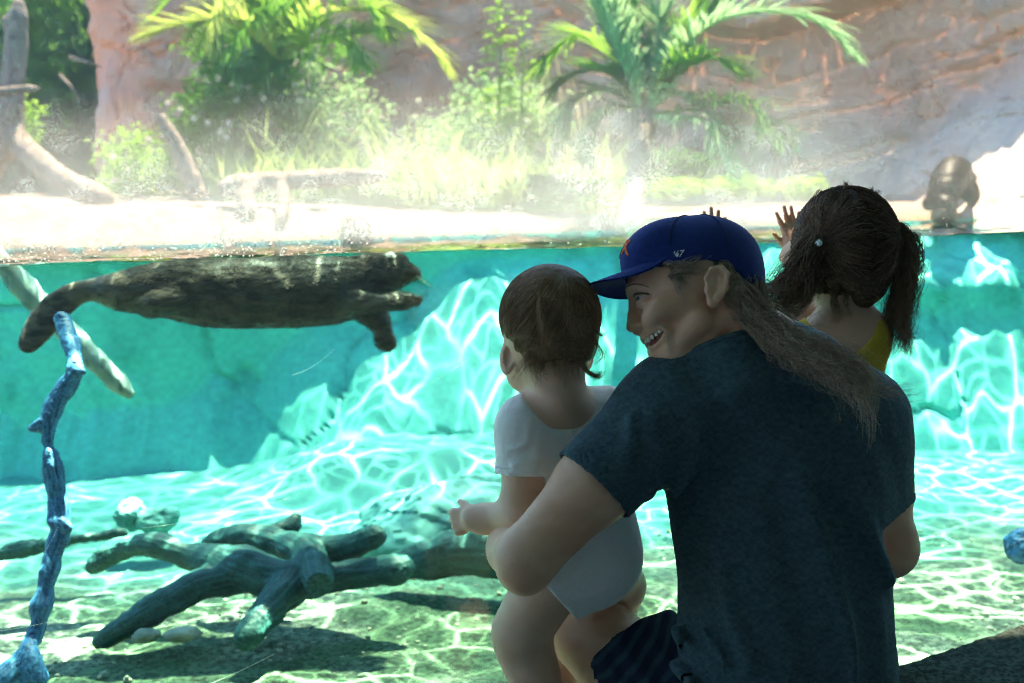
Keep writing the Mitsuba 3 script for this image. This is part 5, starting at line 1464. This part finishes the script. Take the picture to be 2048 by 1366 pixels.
# hair: a rough shell with many loose strands, parted into two bunches
gs = [(ell(at(1690, 492, GZ + .002), (.0845, .105, .098), gax), 1e-3), (ell(at(1700, 560, GZ - .02), (.062, .05, .055)), .04), (ell(at(1690, 585, GZ - .022), (.042, .045, .040)), .03)]


def ghair(p):
    q = (p - at(1690, 495, GZ)) @ np.array(gax).T
    cut = np.maximum(q[:, 2] - .060 - .5 * np.clip(q[:, 1], -.08, .1), -(q[:, 1] + .118 - .75 * np.abs(q[:, 0]) + .02 * (nfbm(p * 60, 2, 5) - .5)))
    return np.maximum(field(gs, p) - .005 * (nfbm(p * V(38, 38, 16), 3, 78) - .5), cut)


v, f = mesh_field(ghair, *bounds(gs, .02), .0028)
tieL, tieR = (1638, 486), (1778, 474)
gc, gr, GAX = at(1691, 492, GZ - .002), V(.0855, .106, .099), np.array(gax)


def to_dir(w):
    return unit(((w - gc) @ GAX.T) / gr)


r_ = np.random.default_rng(44)
n = 5200
u0 = unit(r_.normal(size=(n, 3))); part_ = to_dir(at(1690, 388, GZ - .05))
tL, tR = to_dir(at(*tieL, GZ - .062)), to_dir(at(*tieR, GZ - .04))
side_ = (u0 @ tL + .10 * r_.normal(size=n)) > (u0 @ tR)
keep = (u0[:, 2] < .80 + .50 * u0[:, 1]) & (u0[:, 1] > -.93)
u0, side_ = u0[keep], side_[keep]
ux = unit(np.stack([r_.uniform(-1, .35, 2600), r_.uniform(-.25, 1, 2600), r_.uniform(.0, .95, 2600)], 1))
u0 = np.vstack([u0, ux]); side_ = np.concatenate([side_, np.ones(2600, bool)]); n = len(u0)
tgt = np.where(side_[:, None], tL, tR)
s1 = np.empty((n, 16, 3)); lift = 1.0 + .05 * r_.random(n); wob = r_.normal(size=(n, 3)) * .05
om = np.arccos(np.clip((u0 * tgt).sum(1), -1, 1))[:, None] + 1e-6
for k_ in range(16):
    t_ = k_ / 15.0
    u_ = unit((np.sin((1 - t_) * om) * u0 + np.sin(t_ * om) * tgt) / np.sin(om) + wob * math.sin(t_ * math.pi) + .03 * np.sin(u0 * 9 + t_ * 5))
    s1[:, k_] = gc + (u_ * gr * (lift + .05 * math.sin(t_ * math.pi) * (u_[:, 1] > 0) * r_.random(n) - .02 * t_)[:, None]) @ GAX
tie3 = np.where(side_[:, None], at(*tieL, GZ - .062), at(*tieR, GZ - .04)); s1[:, -1] = tie3 + r_.normal(size=(n, 3)) * .005
pl_ = []
for dx, dy in ((0, 0), (-14, -10), (12, 12), (-26, 4), (4, 22)):
    pl_.append([at(*tieL, GZ - .055), at(1618 + dx * .5, 520 + dy * .5, GZ - .062), at(1600 + dx, 560 + dy, GZ - .058), at(1572 + dx * 1.3, 592 + dy, GZ - .05), at(1545 + dx * 1.5, 612 + dy * 1.2, GZ - .04), at(1525 + dx, 640 + dy, GZ - .04)])
s2 = flow(pl_, 1100, 24, .020, 15, .009, 2.2, 1.2, (.5, 1.0))
pr_ = []
for dx, dy in ((0, 0), (-8, 6), (8, -4), (-14, 14), (12, 8)):
    pr_.append([at(*tieR, GZ - .03), at(1796 + dx * .4, 462, GZ - .032), at(1810 + dx, 500, GZ - .03), at(1808 + dx, 560 + dy, GZ - .03), at(1794 + dx * 1.2, 620 + dy, GZ - .03), at(1798 + dx * 1.6, 665 + dy, GZ - .03), at(1792 + dx * 1.6, 705 + dy, GZ - .03)])
s3 = flow(pr_, 1300, 30, .012, 16, .009, 3.0, 1.1, (.55, 1.0), 34)
fl_ = []
for i in range(26):
    a_ = r_.uniform(-2.6, .6); x_, y_ = 1692 + 92 * math.cos(a_), 492 + 112 * math.sin(a_)
    fl_.append([at(x_ - 8 * math.cos(a_), y_ - 8 * math.sin(a_), GZ - .03), at(x_ + 8 * math.cos(a_), y_ + 12 * math.sin(a_), GZ - .03), at(x_ + r_.uniform(-20, 20) + 10 * math.cos(a_), y_ + 16 * math.sin(a_) + r_.uniform(-5, 14), GZ - .03), at(x_ + r_.uniform(-46, 46), y_ + r_.uniform(0, 40), GZ - .03)])
s4 = flow(fl_, 130, 14, .006, 17, .004, 1.2, 1.6, (.7, 1.0))
face_h = flow([[at(1640, 400, GZ), at(1606, 440, GZ + .03), at(1592, 490, GZ + .03), at(1590, 560, GZ + .01), at(1570, 600, GZ)], [at(1630, 420, GZ), at(1612, 480, GZ), at(1606, 540, GZ - .01), at(1588, 590, GZ - .01), at(1560, 620, GZ)]], 170, 18, .012, 18, .006, 1.8, 1.2, (.7, 1.0))
nap = flow([[at(1690, 560, GZ - .06), at(1696, 590, GZ - .058), at(1704, 612, GZ - .056), at(1716, 628, GZ - .05)], [at(1672, 560, GZ - .06), at(1668, 592, GZ - .056), at(1676, 618, GZ - .056), at(1668, 640, GZ - .05)], [at(1715, 560, GZ - .055), at(1722, 588, GZ - .05), at(1740, 602, GZ - .045), at(1752, 622, GZ - .04)]], 150, 12, .010, 19, .004, 1.6, 1.4, (.6, 1.0))
hm_, hcol = hair([(q, .00065) for q in (s1, s2, s3)] + [(q, .0005) for q in (s4, face_h, nap)], (v, f), (0.06, 0.036, 0.025), (0.32, 0.21, 0.145), 5, 1.5)
add('hair', hm_, 'm_hair', girl, smooth=True, label='dark brown messy hair in two curly bunches', color=hcol)
ico = trimesh.creation.icosphere(2)
for q, zo in ((tieL, -.088), (tieR, -.062)):
    add('hair_bobble', (ico.vertices * V(.006, .006, .006) + at(*q, GZ + zo), np.array(ico.faces)), 'm_hair_tie', girl, smooth=True)

# ------------------------------------------------------------------ the otters
def fur_c(p, n, uv):
    a = fbm(p.x * 26, p.y * 26, p.z * 60, 3)
    c = mix((0.028, 0.020, 0.016), (0.120, 0.085, 0.066), smoothstep(0.3, 0.7, a))
    return c * (0.7 + 0.6 * noise(p.x * 160, p.y * 160, p.z * 420))


scene['m_fur'] = princ(proc(fur_c), 0.5, 0.3)
scene['m_wet_fur'] = princ((0.010, 0.007, 0.006), 0.5, 0.1)
scene['m_claw'] = princ((0.25, 0.19, 0.15), 0.4, 0.5)


def oc(rows, k=.03):
    return limb(rows, k, 4)


OZ = 3.4; OS = OZ / FPX
ot = oc([(292, 580, OZ, 34), (340, 580, OZ, 48), (420, 584, OZ, 60), (520, 584, OZ, 63), (620, 582, OZ, 62), (690, 578, OZ, 54), (732, 562, OZ - .01, 38), (756, 548, OZ - .02, 31), (786, 540, OZ - .03, 34)], .03)
ot += [(ell(at(822, 548, OZ - .03), (.028, .019, .026), [RIGHT, UP, FWD]), .02), (ell(at(778, 510, OZ + .005), (.010, .010, .006)), .01), (ell(at(772, 514, OZ - .06), (.010, .010, .006)), .01)]
ot += oc([(292, 580, OZ, 34), (245, 583, OZ, 22), (205, 580, OZ, 16)], .04)
tp = [(212, 579, 15), (182, 578, 15), (152, 586, 18), (124, 603, 22), (100, 627, 25), (80, 654, 24), (62, 680, 18), (50, 698, 11)]
for i in range(len(tp) - 1):
    a_, b_ = at(tp[i][0], tp[i][1], OZ - .008 * i), at(tp[i + 1][0], tp[i + 1][1], OZ - .008 * (i + 1))
    t_ = unit(b_ - a_); w_ = unit(np.cross(t_, FWD)); n_ = np.cross(t_, w_)
    ot += [(ell((a_ + b_) / 2, (np.linalg.norm(b_ - a_) * .85, (tp[i][2] + tp[i + 1][2]) * .66 * OS, .010 + .008 * (i < 2)), [t_, w_, n_]), .02)]
ot += oc([(360, 596, OZ - .06, 26), (318, 604, OZ - .08, 15), (296, 606, OZ - .085, 9)], .02) + oc([(360, 596, OZ + .06, 26), (318, 612, OZ + .07, 14), (292, 620, OZ + .08, 9)], .02)
ot += oc([(690, 600, OZ - .05, 24), (740, 604, OZ - .08, 15), (790, 603, OZ - .10, 11), (820, 600, OZ - .10, 10)], .02) + oc([(700, 600, OZ + .03, 26), (742, 626, OZ + .03, 20), (762, 648, OZ + .03, 17)], .02)
for dy, dx in ((-6, 20), (-1, 24), (4, 22), (8, 17)):
    ot += oc([(812, 600, OZ - .10, 5), (820 + dx, 600 + dy, OZ - .10, 3.2)], .004)
for dx, dy in ((2, 44), (12, 46), (22, 40), (-6, 36)):
    ot += oc([(762, 648, OZ + .03, 10), (766 + dx, 650 + dy, OZ + .03, 6)], .014)
for dy in (-6, 2, 9):
    ot += oc([(300, 606, OZ - .085, 5), (284, 604 + dy, OZ - .09, 3)], .005)
fur = lambda p: np.clip((proj(p)[0] - 200) / 120, .06, 1) * (.007 * (nfbm(p * V(34, 40, 90), 3, 81) - .5) + .008 * (nfbm(p * V(10, 10, 16), 2, 82) - .5))
t = thing('otter', 'big brown otter swimming just below the surface with its long flat tail trailing left', 'otter')
ov, of_ = body(ot, .004, fur, 1)
add('body', (ov, of_), 'm_fur', t, smooth=True)
NF = 14000
# wet fur in pointed tufts, lying back towards the tail
tri = ov[of_]; fn_ = np.cross(tri[:, 1] - tri[:, 0], tri[:, 2] - tri[:, 0]); ar = np.linalg.norm(fn_, axis=1); rf = np.random.default_rng(91)
cx_ = proj(tri.mean(1))[0]; ok_ = cx_ > 235
pick = rf.choice(np.flatnonzero(ok_), NF, p=ar[ok_] / ar[ok_].sum())
P0 = tri[pick].mean(1); N0 = fn_[pick] / ar[pick][:, None]
T0 = unit(-RIGHT + .25 * rf.normal(size=(NF, 3)) - UP * .15); T0 = unit(T0 - N0 * (T0 * N0).sum(1)[:, None])
L0 = rf.uniform(.008, .020, NF)[:, None]
fp = np.stack([P0 + T0 * L0 * t_ + N0 * (.0012 + .004 * t_ * (1 - .5 * t_)) for t_ in (0, .35, .7, 1)], 1)
hm_, hcol = hair([(fp, .0007)], None, (0.035, 0.025, 0.020), (0.26, 0.19, 0.15), 92, 1.2)
add('fur', hm_, 'm_hair', t, smooth=True, color=hcol, kind='stuff')
ico = trimesh.creation.icosphere(2)
for z_ in (-.052, .01):
    add('eye', (ico.vertices * .0045 + at(806, 533, OZ + z_ - .012), np.array(ico.faces)), 'm_iris', t, smooth=True)
add('whiskers', join([tube([at(830, 551, OZ - .05), at(842 + 6 * i, 556 + 5 * i, OZ - .08)], [.0009, .0004], 4) for i in range(5)]), 'm_claw', t, kind='stuff')

BZ = 6.55
o2 = oc([(1915, 345, BZ + .22, 34), (1905, 350, BZ + .05, 38), (1896, 368, BZ - .06, 34), (1890, 392, BZ - .14, 24)], .05)
o2 += [(ell(at(1888, 408, BZ - .18), (.055, .050, .07), [RIGHT, UP, FWD]), .04), (ell(at(1886, 424, BZ - .25), (.032, .026, .04), [RIGHT, UP, FWD]), .03)]
for rows in (((1880, 372, BZ - .02, 18), (1864, 398, BZ - .04, 12), (1856, 412, BZ - .07, 11)), ((1922, 372, BZ - .02, 18), (1936, 385, BZ - .03, 12), (1938, 398, BZ - .06, 10)),
             ((1892, 372, BZ + .2, 18), (1882, 400, BZ + .2, 12), (1880, 412, BZ + .17, 11)), ((1935, 365, BZ + .24, 18), (1946, 390, BZ + .24, 12), (1946, 402, BZ + .2, 11)),
             ((1897, 385, BZ - .14, 17), (1898, 420, BZ - .17, 14), (1897, 440, BZ - .2, 13)), ((1880, 390, BZ - .14, 17), (1878, 420, BZ - .17, 13), (1876, 438, BZ - .2, 12))):
    o2 += oc(rows, .03)
o2 += oc([(1925, 350, BZ + .4, 26), (1950, 380, BZ + .62, 14), (1975, 400, BZ + .85, 7)], .04)
t = thing('otter', 'wet dark otter stooping at the water edge on the bank at the far right', 'otter')
o2 = [(ell(q[0][1], q[0][2] * .8, q[0][3]) if q[0][0] == 'ell' else cone(q[0][1], q[0][2], q[0][3] * .78, q[0][4] * .78), *q[1:]) for q in o2]
add('body', body(o2, .009, lambda p: .012 * (nfbm(p * V(16, 16, 24), 3, 83) - .5), 1), 'm_wet_fur', t, smooth=True)
